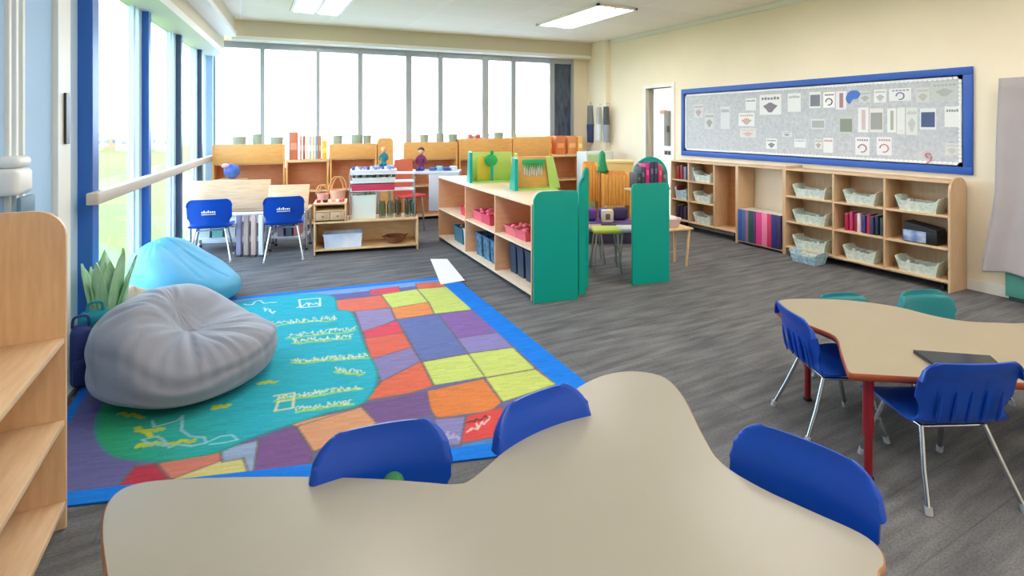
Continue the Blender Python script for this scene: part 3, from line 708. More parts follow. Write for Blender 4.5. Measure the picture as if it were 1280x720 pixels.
# papers: px, py, w px, h px, sheet colour, print colour, description
B3 = lambda x, y: (840+x/5.54, 80+y/5.54)
B4 = lambda x, y: (1020+x/4.5, 70+y/4.5)
PAP = []
def pap(f, x0, y0, x1, y1, sc_, pc, desc): PAP.append((f(x0, y0), f(x1, y1), sc_, pc, desc))
Wp = (232, 234, 236); Gp = (208, 212, 214)
pap(B3, 150, 280, 215, 370, Gp, (176, 150, 158), 'faint pinkish drawing at far left of board')
pap(B3, 225, 340, 290, 450, Gp, (140, 150, 146), 'faint sheet with two grey marks, left part of board')
pap(B3, 335, 295, 400, 450, (216, 218, 224), (150, 150, 160), 'pale tall sheet with grey sketch, left part of board')
pap(B3, 508, 240, 580, 320, Wp, (110, 116, 130), 'white sheet with dark sketch above the small pink drawing')
pap(B3, 460, 340, 570, 430, Wp, (196, 150, 140), 'white sheet with small pink and brown figure')
pap(B3, 470, 445, 580, 510, (222, 220, 220), (206, 176, 170), 'faint sheet below the pink figure drawing')
pap(B3, 605, 215, 755, 350, Wp, (120, 110, 126), 'wide white poster with dark lettered heading')
pap(B3, 800, 205, 890, 330, Wp, (150, 164, 154), 'white sheet with grey green picture')
pap(B3, 950, 195, 1030, 305, Wp, (112, 116, 130), 'white sheet with dark arched doorway photo')
pap(B3, 960, 380, 1060, 450, (214, 220, 220), (160, 168, 168), 'faint sheet under the row of photos')
pap(B3, 650, 515, 725, 590, Wp, (120, 124, 130), 'small white sheet with dark heading, bottom left')
pap(B3, 760, 465, 830, 505, (216, 220, 220), (140, 146, 150), 'tiny caption strip above the lower sheets')
pap(B3, 845, 520, 925, 580, Wp, (130, 134, 138), 'small white sheet with grey block, lower middle')
pap(B3, 985, 520, 1040, 590, (222, 222, 218), (160, 150, 150), 'cream small sheet, lower middle')
pap(B4, 40, 205, 105, 290, (246, 246, 246), (70, 74, 84), 'bright white sheet with dark round face')
pap(B4, 110, 200, 170, 300, Wp, (158, 100, 116), 'white sheet with red and grey tall figure')
pap(B4, 240, 200, 310, 260, Gp, (166, 170, 166), 'faint sheet right of the blue shape')
pap(B4, 325, 190, 395, 260, Wp, (170, 176, 176), 'white sheet with four grey dots')
pap(B4, 410, 185, 535, 250, Wp, (100, 104, 150), 'wide white banner with blue lettering')
pap(B4, 128, 335, 208, 440, (196, 204, 196), (122, 132, 122), 'small green grey photo, centre of board')
pap(B4, 235, 290, 295, 430, Wp, (206, 180, 176), 'narrow white sheet with pink column')
pap(B4, 300, 295, 378, 430, (226, 226, 222), (140, 140, 138), 'grey photo between two narrow sheets')
pap(B4, 400, 295, 450, 430, Wp, (150, 158, 140), 'narrow white sheet with green grey stripe')
pap(B4, 455, 290, 500, 440, (228, 230, 228), (206, 208, 206), 'blank narrow white sheet right of striped one')
pap(B4, 505, 290, 570, 445, (220, 224, 222), (186, 190, 186), 'pale sheet with faint slanted lines')
pap(B4, 583, 295, 675, 415, (226, 230, 234), (52, 70, 120), 'sheet with large dark blue square')
pap(B4, 722, 285, 825, 400, Wp, (110, 116, 120), 'white sheet with black heading at right end of board')
pap(B4, 560, 180, 640, 260, Gp, (180, 178, 172), 'faint beige sheet at upper right')
pap(B4, 645, 150, 800, 235, (200, 204, 202), (170, 176, 176), 'wide faint sheet with scribbles at upper right')
pap(B4, 220, 455, 300, 560, Wp, (160, 120, 130), 'small sheet with dark heading and open ring, lower right')
pap(B4, 340, 455, 425, 560, Wp, (190, 110, 124), 'small sheet with heading and red ring, lower right')
pap(B4, 40, 460, 95, 545, Wp, (186, 120, 130), 'small white sheet with red mark, lower centre')
pap(B4, 725, 490, 800, 560, (214, 216, 214), (190, 192, 190), 'faint sheet in the lower right corner')
for i, (a, b, sc_, pc, desc) in enumerate(PAP):
    p0 = onX(a[0], a[1], XR-.02); p1 = onX(b[0], b[1], XR-.02)
    yA, yB, zA, zB = p0[1], p1[1], p1[2], p0[2]; w = yA-yB; h = zB-zA
    t = thing('pinned_sheet', desc, 'paper', (XR-.0135-.0006*(i % 3), (yA+yB)/2, zA), 0, 'sheets pinned on the bulletin board')
    bx('sheet', -.002, 0, -w/2, w/2, 0, h, cm(sc_, .7), t, 0, smooth=0)
    random.seed(i*5+1); bm = NB(); k = random.randint(0, 2)
    if 'square' in desc or 'photo' in desc: add_box(bm, -.003, -.0015, -w*.42, w*.42, h*.12, h*.82)
    elif 'ring' in desc or 'face' in desc:
        rr = min(w, h)*.28
        pts = [(-.003, rr*math.cos(q_), h*.38+rr*math.sin(q_)) for q_ in [j*.5 for j in range(11)]]
        add_tube(bm, pts, .007, 6)
        for j in range(5): add_box(bm, -.003, -.0015, w*(.36-.16*j), w*(.36-.16*j-.11), h*.78, h*.88)
    elif 'blank' in desc: add_box(bm, -.003, -.0015, -w*.3, w*.3, h*.1, h*.14)
    elif 'column' in desc or 'stripe' in desc or 'tall figure' in desc: add_box(bm, -.003, -.0015, -w*.2, w*.15, h*.1, h*.9); 
    else:
        for j in range(6): add_box(bm, -.003, -.0015, w*(.40-.14*j), w*(.40-.14*j-.10), h*.74, h*(.84+.04*random.random()))
        if k != 1: add_prism(bm, [(w*(-.3+.6*u), h*(.15+.4*random.random())) if False else (w*.28*math.cos(q_)*(1+.3*math.sin(3*q_)), h*.36+h*.22*math.sin(q_)*(1+.2*math.cos(4*q_))) for u, q_ in [(0, 2*PI*j/14) for j in range(14)]], .0015, Matrix(((0, 0, 1, -.0035), (1, 0, 0, 0), (0, 1, 0, 0), (0, 0, 0, 1))))
    f_ = .15 if ('square' in desc or 'dark' in desc) else .25
    obj('print', bm, cm(tuple(int(p_*(1-f_)+q_*f_) for p_, q_ in zip(pc, sc_)), .7), t, smooth=0)
# blue shape and red mark cut-outs
p = onX(1065, 121, XR-.017); bm = NB()
add_prism(bm, catmull([(-.07, -.02), (-.03, .06), (.05, .07), (.09, .03), (.06, -.02), (.01, -.03), (-.03, -.08)], 5), .003, Matrix(((0, 0, -1, 0), (-1, 0, 0, 0), (0, 1, 0, 0), (0, 0, 0, 1))))
tag(obj('paper_cutout', bm, cm((74, 118, 204)), None, p), 'small blue leaf shaped cutout near middle top of board', 'cutout')
p = onX(1160, 199, XR-.017); bm = NB()
add_tube(bm, [(0, -.022*math.cos(a_), .04+.022*math.sin(a_)) for a_ in [j*.6 for j in range(9)]], .008, 6); add_tube(bm, [(0, -.03, .03), (0, -.02, -.02), (0, .015, -.045)], .008, 6)
tag(obj('paper_cutout', bm, cm((214, 130, 140)), None, p), 'small red and pink curl cutout near bottom right of board', 'cutout')
# ------------------------------------------------------------------ hanging fabric + green panel at right edge
def drape():
    pr = [(1249, 98), (1247, 180), (1247, 240), (1243, 270), (1238, 300), (1234, 325), (1233, 338)]
    bm = NB(); Xd = XR-.12; rows = []
    for a_, b_ in zip(pr, pr[1:]):
        for k in range(6):
            u = k/6; rows.append((a_[0]+(b_[0]-a_[0])*u, a_[1]+(b_[1]-a_[1])*u))
    rows.append(pr[-1]); V_ = []
    for (x_, y_) in rows:
        p = onX(x_, y_, Xd); row = []
        for j in range(41):
            u = j/40; yy = p[1]-u*(p[1]-1.05); fl_ = (2.02-p[2])/1.6
            row.append(bm.verts.new((Xd-.03*math.sin(u*26+fl_*1.5)*(.4+fl_)*.7-.05*fl_, yy, p[2]+.02*math.sin(u*9)*fl_*fl_)))
        V_.append(row)
    for a_, b_ in zip(V_, V_[1:]):
        for j in range(40): bm.faces.new((a_[j], a_[j+1], b_[j+1], b_[j]))
    return bm
t = thing('fabric_cover', 'grey draped fabric cover hanging at right edge over a green cabinet', 'fabric cover', (0, 0, 0))
t.location = (XR-.12, 1.6, .25)
o = obj('cloth', drape(), mat('grey_drape', (176, 168, 170), .85, var=.05, scale=3, bump=.1), t, smooth=180); o.location = (-(XR-.12), -1.6, -.25)
md = o.modifiers.new('s', 'SOLIDIFY'); md.thickness = .006
bx('patch', -.052, -.045, -.1, .38, 1.55, 1.66, cm((190, 162, 156), .8), t)
t = thing('low_cabinet', 'teal green low cabinet under the draped grey fabric', 'cabinet', (XR-.10, 1.6, .0))
tg = mat('teal_cabinet', (84, 160, 144), .5)
bx('cabinet_body', -.0, .095, -.65, .56, .04, .9, tg, t); bx('plinth', .01, .095, -.63, .54, .001, .04, cm((60, 70, 70)), t); bx('door', -.012, -.0005, -.04, .55, .05, .24, tg, t)
# ------------------------------------------------------------------ coats on the corner column
def coat(lab, Y, w, z0, z1, topc, botc):
    t = thing('hanging_coat', lab, 'coat', (XR-.13, Y, z1), 0, 'coats on the far right column')
    def cl(zt, zb, wt, wb, m, nm_):
        bm = NB(); rows = []
        for k in range(9):
            u = k/8; zz = zt+(zb-zt)*u; ww = wt+(wb-wt)*u; r = []
            for j in range(16):
                a_ = 2*PI*j/16; r.append(bm.verts.new((.055*math.cos(a_)*(1+.2*math.sin(3*a_+u*3)), ww/2*math.sin(a_)*(1+.08*math.cos(5*a_+k)), zz)))
            rows.append(r)
        for a_, b_ in zip(rows, rows[1:]):
            for j in range(16): bm.faces.new((a_[j], a_[(j+1) % 16], b_[(j+1) % 16], b_[j]))
        bm.faces.new(rows[0]); bm.faces.new(list(reversed(rows[-1]))); obj(nm_, bm, m, t, smooth=60)
    h = z0-z1
    cl(-.02, h*.52, w*.55, w, cm(topc, .8), 'coat_top'); cl(h*.52, h, w, w*.9, cm(botc, .8), 'coat_skirt')
    bm = NB(); add_tube(bm, [(.07, 0, .04), (.0, 0, .04), (-.01, 0, .0), (0, 0, -.03)], .008, 8); obj('hook', bm, chrome, t)
Xc = XR-.13
def ycol(px): return onX(px, 150, Xc)[1]
for lab, px, w, ya_, yb_, tc_, bc in [('grey and navy coat, leftmost on the corner column', 738, .17, 131, 178, (120, 122, 128), (56, 66, 104)), ('pale grey scarf hanging between the two coats', 749, .13, 133, 176, (190, 190, 188), (224, 226, 226)), ('grey coat with dark top, rightmost on the corner column', 758, .15, 132, 178, (86, 88, 94), (150, 156, 164))]:
    y_ = ycol(px); zt = onX(px, ya_, Xc)[2]; zb = onX(px, yb_, Xc)[2]; coat(lab, y_, w, zb, zt, tc_, bc)
# items seen through the door
p = D(833, 160, 10.9)
t = thing('wall_phone', 'dark wall mounted unit seen through the doorway', 'wall unit', (p[0], p[1], p[2]), 0)
bx('unit_body', -.05, .05, -.09, .03, -.42, .40, cm((120, 116, 112)), t, .01); bx('receiver', -.08, -.05, -.16, -.09, -.1, .05, black, t, .01)
bx('bracket', .0, .05, .03, .22, .33, .42, cm((200, 150, 130)), t, .01)
t.location = (XR+2.54, onX(833, 160, XR+2.54)[1], onX(833, 160, XR+2.54)[2])
p = onX(835, 191, XR+2.58); t = thing('light_switch', 'small dark double switch seen low through the doorway', 'switch', p, 0)
bx('switch_plate', -.008, .008, -.12, .12, -.05, .05, cm((110, 110, 112)), t, .002)
for s in (-.05, .05): bx('rocker', -.012, -.008, s-.03, s+.03, -.035, .035, black, t, .001)
# ------------------------------------------------------------------ near left shelf
shelf_unit('bookcase', 'tall empty maple bookcase at left edge of picture', 'bookcase', (-.615, 1.05, 0), PI/2, 1.62, .33, 1.262, [0, 1.62], [[.435, .76]], .09, th=.022, edge=(.10, .10), top=False, casters=False)
# ------------------------------------------------------------------ chairs
def chair_shell(wid=.40, sh=.33, bh=.62, rC=.085):
    prof = [(.175, sh-.028), (.165, sh-.006), (.12, sh+.003), (.02, sh-.006), (-.08, sh-.012), (-.135, sh-.004), (-.165, sh+.03), (-.178, sh+.075), (-.190, sh+.14), (-.205, sh+.20), (-.225, bh-.035), (-.232, bh)]
    prof = catmull(prof, 4, False); n = len(prof); bm = NB(); rows = []
    for i, (y, z) in enumerate(prof):
        s = i/(n-1)
        # half width along profile
        if s < .12: hw = wid*.42+(wid*.06)*(s/.12)
        elif s < .5: hw = wid*.48
        elif s < .7: hw = wid*.48-wid*.055*math.sin((s-.5)/.2*PI)
        else: hw = wid*.49
        backness = sstep(.45, .62, s)
        row = []
        m_ = 36
        for j in range(m_+1):
            u = -1+2*j/m_
            x = u*hw
            # top corners rounding
            drop = 0
            if backness > 0: 
                ex = max(0, abs(x)-(hw-rC))
                zmax = bh-(rC-math.sqrt(max(0, rC*rC-ex*ex)))
                zz = min(z, zmax)
            else: zz = z
            zz += .016*abs(u)**3*(1-backness)*sstep(.0, .2, s)
            yy = y+backness*.030*(abs(u)**2)+(0 if backness > 0 else 0)
            if s < .1: yy -= .025*abs(u)**4
            row.append(bm.verts.new((x, yy, zz+.0)))
        rows.append(row)
    for a_, b_ in zip(rows, rows[1:]):
        for j in range(36): bm.faces.new((a_[j], a_[j+1], b_[j+1], b_[j]))
    bmesh.ops.remove_doubles(bm, verts=bm.verts[:], dist=.0006)
    bmesh.ops.solidify(bm, geom=bm.faces[:], thickness=.009)
    return bm
def make_chair(name, label, loc, rz, group, m=blue, wid=.40, sc=1.0, ribs=True, logo=False, bh=.62, sh=.33, rC=.085):
    t = thing(name, label, 'chair', loc, rz, group)
    obj('seat_shell', chair_shell(wid, sh, bh, rC), m, t, smooth=60)
    if ribs:
        for k in range(5):
            x = -.12*wid/.4+k*.06*wid/.4
            bm = NB(); add_tube(bm, [(x, -.166, sh+.02), (x, -.178, sh+.06), (x, -.187, sh+.11), (x, -.196, sh+.16)], [.004, .008, .007, .002], 8); obj('back_rib', bm, m, t)
    hx = wid*.40
    for sx in (-1, 1):
        bm = NB(); add_tube(bm, [(sx*hx*.80, .11, sh-.03), (sx*hx*.98, .15, sh*.45), (sx*hx*1.12, .185, .02)], .0105); o = obj('leg', bm, chrome, t)
        bm = NB(); add_tube(bm, [(sx*hx*1.115, .183, .03), (sx*hx*1.13, .19, .0)], .014); obj('foot_cap', bm, capm, o)
        bm = NB(); add_tube(bm, [(sx*hx*.80, -.10, sh-.03), (sx*hx*1.0, -.155, sh*.45), (sx*hx*1.16, -.21, .02)], .0105); o = obj('leg', bm, chrome, t)
        bm = NB(); add_tube(bm, [(sx*hx*1.155, -.208, .03), (sx*hx*1.17, -.216, .0)], .014); obj('foot_cap', bm, capm, o)
    bm = NB()
    for sx in (-1, 1): add_tube(bm, [(sx*hx*.80, -.105, sh-.032), (sx*hx*.80, .115, sh-.036)], .0095)
    add_tube(bm, [(-hx*.80, .10, sh-.038), (hx*.80, .10, sh-.038)], .0085); add_tube(bm, [(-hx*.80, -.09, sh-.038), (hx*.80, -.09, sh-.038)], .0085)
    obj('seat_frame', bm, chrome, t)
    if logo:
        random.seed(5); bm = NB()
        for k in range(7):
            x0 = -.075+k*.021; add_box(bm, x0, x0+.014, -.2235-.004, -.2235+.006, bh-.155, bh-.155+random.choice((.022, .028, .018)), .001)
        add_box(bm, -.075, .07, -.2225-.003, -.2225+.006, bh-.175, bh-.168, .001)
        obj('logo', bm, white, t, label='white lettered mark')
    return t
# (front of chair = +y)
def face(dx, dy): return math.atan2(-dx, dy)
def back_at(px, py, bh, dx, dy):
    X, Y = P(px, py, bh); n = math.hypot(dx, dy); return (X+.225*dx/n, Y+.225*dy/n, 0)
BG = 'blue chairs around the tables'
make_chair('child_chair', 'blue child chair seen side on at left end of the far right table', back_at(984, 389, .60, .88, -.47), face(.88, -.47), BG, wid=.37, bh=.61)
make_chair('child_chair', 'blue child chair with back to camera in front of the right table', (2.78, 1.22, 0), face(.42, .9), BG, wid=.44)
make_chair('child_chair', 'blue child chair tucked under left side of the near table, toy on seat', back_at(478, 530, .62, -.17, -.98), face(-.17, -.98), BG, wid=.44, ribs=False, rC=.13)
make_chair('child_chair', 'blue child chair half hidden behind the notch of the near table', back_at(672, 490, .62, .12, -1), face(.12, -1), BG, wid=.42, ribs=False, rC=.13)
make_chair('child_chair', 'blue child chair right of the near table in right foreground', back_at(1006, 550, .62, -.94, -.30), face(-.94, -.30), BG, wid=.42, ribs=False, rC=.12)
make_chair('child_chair', 'teal child chair beyond the right table near the wall shelf', back_at(1150, 362, .54, -.35, -1), face(-.35, -1), 'teal chairs beyond the right table', m=teal, wid=.38, ribs=False, bh=.54, sh=.30, rC=.12)
make_chair('child_chair', 'teal child chair peeking over far left corner of the right table', back_at(1048, 366, .52, -.35, -1), face(-.35, -1), 'teal chairs beyond the right table', m=teal, wid=.38, ribs=False, bh=.52, sh=.29, rC=.12)
# ------------------------------------------------------------------ near + right tables
def leg_table(name, label, pts, loc, legs, tm, em, lm_, h=.5, th=.03):
    t = thing(name, label, 'table', (loc[0], loc[1], 0))
    L = [(x-loc[0], y-loc[1]) for x, y in pts]
    def cl(P_, s):  # inset
        n = len(P_); out = []
        for i in range(n):
            a_, b_, c_ = Vector(P_[i-1]), Vector(P_[i]), Vector(P_[(i+1) % n])
            d = (c_-a_).normalized(); nrm = Vector((-d.y, d.x)); out.append(tuple(b_+nrm*s))
        return out
    area = sum(L[i-1][0]*L[i][1]-L[i][0]*L[i-1][1] for i in range(len(L)))
    if area < 0: L = L[::-1]
    bm = NB(); add_prism(bm, cl(L, .004), th, Matrix.Translation((0, 0, h-th)), 0); obj('tabletop', bm, tm, t, smooth=30)
    bm = NB()
    a = [(p, q) for p, q in zip(L, cl(L, .0045))]
    n = len(L)
    o1 = [bm.verts.new((p[0], p[1], h-.003)) for p in L]; o0 = [bm.verts.new((p[0], p[1], h-th+.002)) for p in L]
    i1 = [bm.verts.new((q[0], q[1], h+.0004)) for p, q in a]; i0 = [bm.verts.new((q[0], q[1], h-th-.001)) for p, q in a]
    for k in range(n):
        j = (k+1) % n
        bm.faces.new((i1[k], i1[j], o1[j], o1[k])); bm.faces.new((o1[k], o1[j], o0[j], o0[k])); bm.faces.new((o0[k], o0[j], i0[j], i0[k]))
    obj('edge_band', bm, em, t, smooth=60)
    for (x, y) in legs:
        x -= loc[0]; y -= loc[1]
        bm = NB(); add_tube(bm, [(x, y, h-th-.001), (x, y, .20)], .022, 16); o = obj('leg', bm, lm_, t)
        bm = NB(); add_tube(bm, [(x, y, .22), (x, y, .02)], .017, 14); obj('leg_extension', bm, chrome if lm_ is not redtube else redtube, o)
        bm = NB(); add_lathe(bm, [(.014, 0), (.022, .004), (.022, .018), (.012, .024)], 16, Matrix.Translation((x, y, 0))); obj('foot_cap', bm, rubber, o)
    return t
NT = [(132, 720), (126, 668), (131, 634), (150, 612), (185, 601), (240, 597), (310, 595), (400, 595), (480, 598), (535, 602), (568, 604), (592, 596), (640, 554), (695, 505), (732, 478), (765, 466), (800, 464), (832, 472), (855, 496), (880, 545), (903, 578), (950, 608), (1015, 638), (1075, 665), (1101, 686), (1107, 706), (1100, 722)]
npts = [P(x, y, .5) for x, y in NT]+[(1.30, .62), (1.08, .52), (.82, .56), (.60, .70), (.40, .92), (.15, 1.10), (-.10, 1.28), (-.25, 1.42)]
leg_table('clover_table', 'large pale clover shaped table filling the foreground', catmull(npts, 4), (.6, 1.3), [(-.12, 1.68), (1.45, 1.70), (1.25, .72), (.72, .78), (.35, 1.2)], topm, tanedge, redtube)
RT = [(968, 380), (975, 375), (1000, 373), (1060, 375), (1120, 383), (1165, 394), (1205, 401), (1245, 403), (1285, 403)]
r1 = [P(x, y, .5) for x, y in RT]
RB = [(1285, 479), (1220, 476), (1150, 472), (1080, 468), (1062, 466), (1057, 458), (1050, 438), (1044, 421), (1020, 410), (990, 398), (970, 387)]
r2 = [P(x, y, .5) for x, y in RB]
tail = [(4.35, 1.15), (4.6, .9), (4.62, .6), (4.4, .4), (4.05, .38), (3.7, .55), (3.35, .8)]
leg_table('clover_table', 'clover shaped beige table with red legs at right', catmull(r1+tail+r2, 3), (3.3, 1.3), [(2.51, 1.35), (2.92, 1.90), (3.50, 1.50), (4.3, .6), (3.25, .98)], topr, redge, redtube)
# laptop / folder on right table
q = [P(1141, 440, .505), P(1238, 447, .505), P(1256, 463, .505), P(1166, 457, .505)]
cx_ = sum(a[0] for a in q)/4; cy_ = sum(a[1] for a in q)/4
t = thing('laptop', 'closed black laptop lying on the right table', 'laptop', (cx_, cy_, .5008))
L = [(a[0]-cx_, a[1]-cy_) for a in q]
bm = NB(); add_prism(bm, L[::-1], .008, None, .002); obj('base', bm, cm((90, 84, 84), .5), t)
bm = NB(); add_prism(bm, [(a*1.0, b*1.0) for a, b in L[::-1]], .007, Matrix.Translation((0, 0, .0085)), .002); obj('lid', bm, mat('black_gloss', (26, 26, 30), .18), t)
# toy on chair seat
ty = D(498, 586, 1.70)
t = thing('stuffed_toy', 'green and pink stuffed toy on the seat of the left blue chair', 'toy', (ty[0]-.03, ty[1]-.02, .325), .3)
t.scale = (.86, .86, .86)
bm = NB(); add_ball(bm, (0, 0, .06), .06, (1, .9, 1)); add_ball(bm, (.01, 0, .145), .042); add_tube(bm, [(-.02, 0, .07), (-.07, 0, .12), (-.14, 0, .138)], [.02, .016, .01]); obj('toy_body', bm, cm((60, 130, 84), .8), t, smooth=180)
bm = NB(); add_ball(bm, (.055, 0, .09), .04, (1, .8, .9)); obj('toy_arm', bm, cm((206, 170, 176), .8), t, smooth=180)
# ------------------------------------------------------------------ green shelving group
g0 = P(548, 300); g1 = P(666, 378)
gang = math.atan2(g1[1]-g0[1], g1[0]-g0[0]); gl = math.hypot(g1[0]-g0[0], g1[1]-g0[1])
def gu(px):   # position along its front
    p = onL(px, 300, g0, g1); return math.hypot(p[0]-g0[0], p[1]-g0[1])
us = [0, gu(581), gu(618), gl]
birchl = wood('birch_light', (232, 206, 176), (242, 222, 196), (1.5, 6, 6))
shelf_unit('low_shelf', 'long low birch shelf with green end panel in room centre', 'shelf', (g0[0], g0[1], 0), gang, gl-.02, .42, .88, us[:3]+[gl-.02], [[.45], [.47], [.47]], .05, wm=wood('peach_side', (224, 170, 130), (234, 184, 146)), hm=birchl, bm_=wood('peach_back', (226, 160, 118), (236, 176, 134)), casters=False)
shelf_unit('low_shelf', 'second low birch shelf standing back to back behind the long one', 'shelf', (g0[0]-math.sin(gang)*.424*1, g0[1]+math.cos(gang)*.424, 0), gang, gl*.78, .33, .88, [0, gl*.4, gl*.78], [[.45], [.45]], .05, wm=birchl, casters=False)
def green_panel(lab, a, w, h, rz, th=.025, round_r=.09, both=False, arch=False, z=0.0):
    bm = NB(); r = round_r
    if arch: pts = [(0, 0), (w, 0), (w, h*.8)]+arc(w/2, h*.8, w/2, 0, 180, 14)[1:]
    elif both: pts = [(0, 0), (w, 0)]+arc(w-.03, h-.03, .03, 0, 90, 5)+arc(.03, h-.03, .03, 90, 180, 5)
    else: pts = [(0, 0), (w, 0)]+arc(w-.04, h-.04, .04, 0, 90, 5)+arc(r, h-r, r, 90, 180, 8)
    add_prism(bm, pts, th, Matrix.Rotation(PI/2, 4, 'X'), .003)
    return tag(obj('divider_panel', bm, green, None, (a[0], a[1], .001+z), rz), lab, 'panel', 'green divider panels')
rzp = math.atan2(-.11, .62)
green_panel('broad green end panel with rounded corner, nearest to camera', (g1[0]-.01, g1[1]-.02, 0), .43, 1.0, rzp)
pA = P(723, 369); green_panel('narrow green panel edge just right of the broad green panel', (pA[0], pA[1]+.02), .09, 1.10, rzp+.3)
pB = P(730, 363); green_panel('taller thin green panel leaning behind the broad green panel', (pB[0]+.01, pB[1]+.05), .09, 1.18, rzp+.6)
# mid green book stand
m0 = P(789, 356); m1 = P(835, 351)
wM = math.hypot(m1[0]-m0[0], m1[1]-m0[1])
t = thing('book_stand', 'free standing green panelled book stand with striped books on top', 'book stand', (m0[0], m0[1], 0), math.atan2(m1[1]-m0[1], m1[0]-m0[0]))
bm = NB(); add_prism(bm, [(0, 0), (wM, 0)]+arc(wM-.04, .97, .04, 0, 90, 5)+arc(.04, .97, .04, 90, 180, 5), .025, Matrix.Rotation(PI/2, 4, 'X'), .003); obj('front_panel', bm, green, t)
bm = NB(); add_prism(bm, [(0, 0), (wM, 0), (wM, .95)]+arc(wM/2, 1.05, wM/2, 0, 180, 14)[1:], .025, Matrix.Translation((.125, .20, 0)) @ Matrix.Rotation(PI/2, 4, 'X'), .003); obj('back_panel', bm, green, t)
bx('shelf', .02, wM+.06, .026, .17, .93, .95, mapleh, t); bx('side_panel', wM-.02, wM, .002, .17, .0, .93, maple, t)
for i, (c, n) in enumerate([((70, 70, 76), 'charcoal'), ((60, 64, 84), 'slate'), ((214, 40, 120), 'magenta'), ((64, 66, 100), 'indigo'), ((54, 60, 84), 'dark navy'), ((224, 60, 110), 'rose'), ((84, 92, 92), 'grey green')]):
    bm = NB(); w = .05; hh = [.16, .22, .25, .27, .27, .24, .18][i]
    th_ = thing('folder', '%s folder standing on top of the green book stand' % n, 'folder', world(0, 0)+(0,), 0, 'folders on the green book stand')
    v = Vector((.105+i*.050, .10, .951)); v.rotate(Matrix.Rotation(t.rotation_euler.z, 3, 'Z')); th_.location = (t.location.x+v.x, t.location.y+v.y, .951); th_.rotation_euler.z = t.rotation_euler.z
    add_box(bm, -.022, .022, -.075, .075, 0, hh, .004); obj('cover', bm, cm(c), th_)
    bx('spine_label', -.014, .014, -.079, -.0755, hh*.55, hh*.75, cm(tuple(min(255, k+50) for k in c)), th_)
# display stands on top of low shelf
def onshelf(u, y, z=.8805):
    v = Vector((u, y, 0)); v.rotate(Matrix.Rotation(gang, 3, 'Z')); return (g0[0]+v.x, g0[1]+v.y, z)
ylw = cm((222, 200, 70)); lyl = mat('lime_panel', (176, 216, 104), .45, rgb2=(200, 220, 120), scale=3)
# stands face the camera: local -y toward camera
t = thing('display_stand', 'lime and yellow display stand with green tree at far end of low shelf', 'display stand', onshelf(gl*.34, .10), FDIR-.12)
def slantside(x, m, par, w=.26, h=.40, th=.02, nm_='side_panel', mir=1):
    bm = NB(); add_prism(bm, [(0, 0), (w*mir, 0), (w*.45*mir, h), (0, h*.97)], th, Matrix(((0, 0, 1, x), (1, 0, 0, 0), (0, 1, 0, 0), (0, 0, 0, 1))), .002); return obj(nm_, bm, m, par)
bx('back_panel', .02, .60, .20, .22, 0, .37, lyl, t); bx('yellow_panel', .13, .30, .17, .198, 0, .32, ylw, t); slantside(0, green, t, .22, .39, .035); slantside(.60, lyl, t, .22, .36)
bx('base', .02, .60, .0, .20, 0, .012, lime, t)
bm = NB(); add_tube(bm, [(.31, .12, .012), (.31, .12, .26)], .018); obj('tree_trunk', bm, green, t)
bm = NB(); add_ball(bm, (.30, .12, .27), .085, (1, .3, .9)); add_ball(bm, (.31, .12, .37), .03, (.8, .6, 1)); obj('tree_crown', bm, cm((20, 170, 90)), t, smooth=180)
t = thing('display_stand', 'orange backed display stand with green fringe at near end of low shelf', 'display stand', onshelf(gl*.67, .27), FDIR-.12)
bx('back_panel', .02, .50, .20, .22, 0, .36, orange, t); slantside(0, green, t, .24, .36, .035)
bm = NB(); add_prism(bm, [(0, 0), (.13, 0), (.04, .36), (-.05, .36)], .02, Matrix.Translation((.46, .19, 0)) @ Matrix.Rotation(PI/2, 4, 'X'), .002); obj('wing_panel', bm, lyl, t)
bx('base', .03, .50, .0, .20, 0, .012, lime, t)
bm = NB(); add_box(bm, .14, .40, .165, .195, .28, .33, .006)
for k in range(9): add_prism(bm, [(.15+k*.028, 0), (.172+k*.028, 0), (.161+k*.028, -.055-.02*(k % 3))], .004, Matrix.Translation((0, .18, .285)) @ Matrix.Rotation(PI/2, 4, 'X'))
obj('fringe', bm, cm((40, 180, 110)), t)
bm = NB()
for k in range(8): add_box(bm, .16+k*.028, .174+k*.028, .186, .192, .16-.01*(k % 3), .26)
obj('icicle_cards', bm, cm((214, 226, 240)), t)
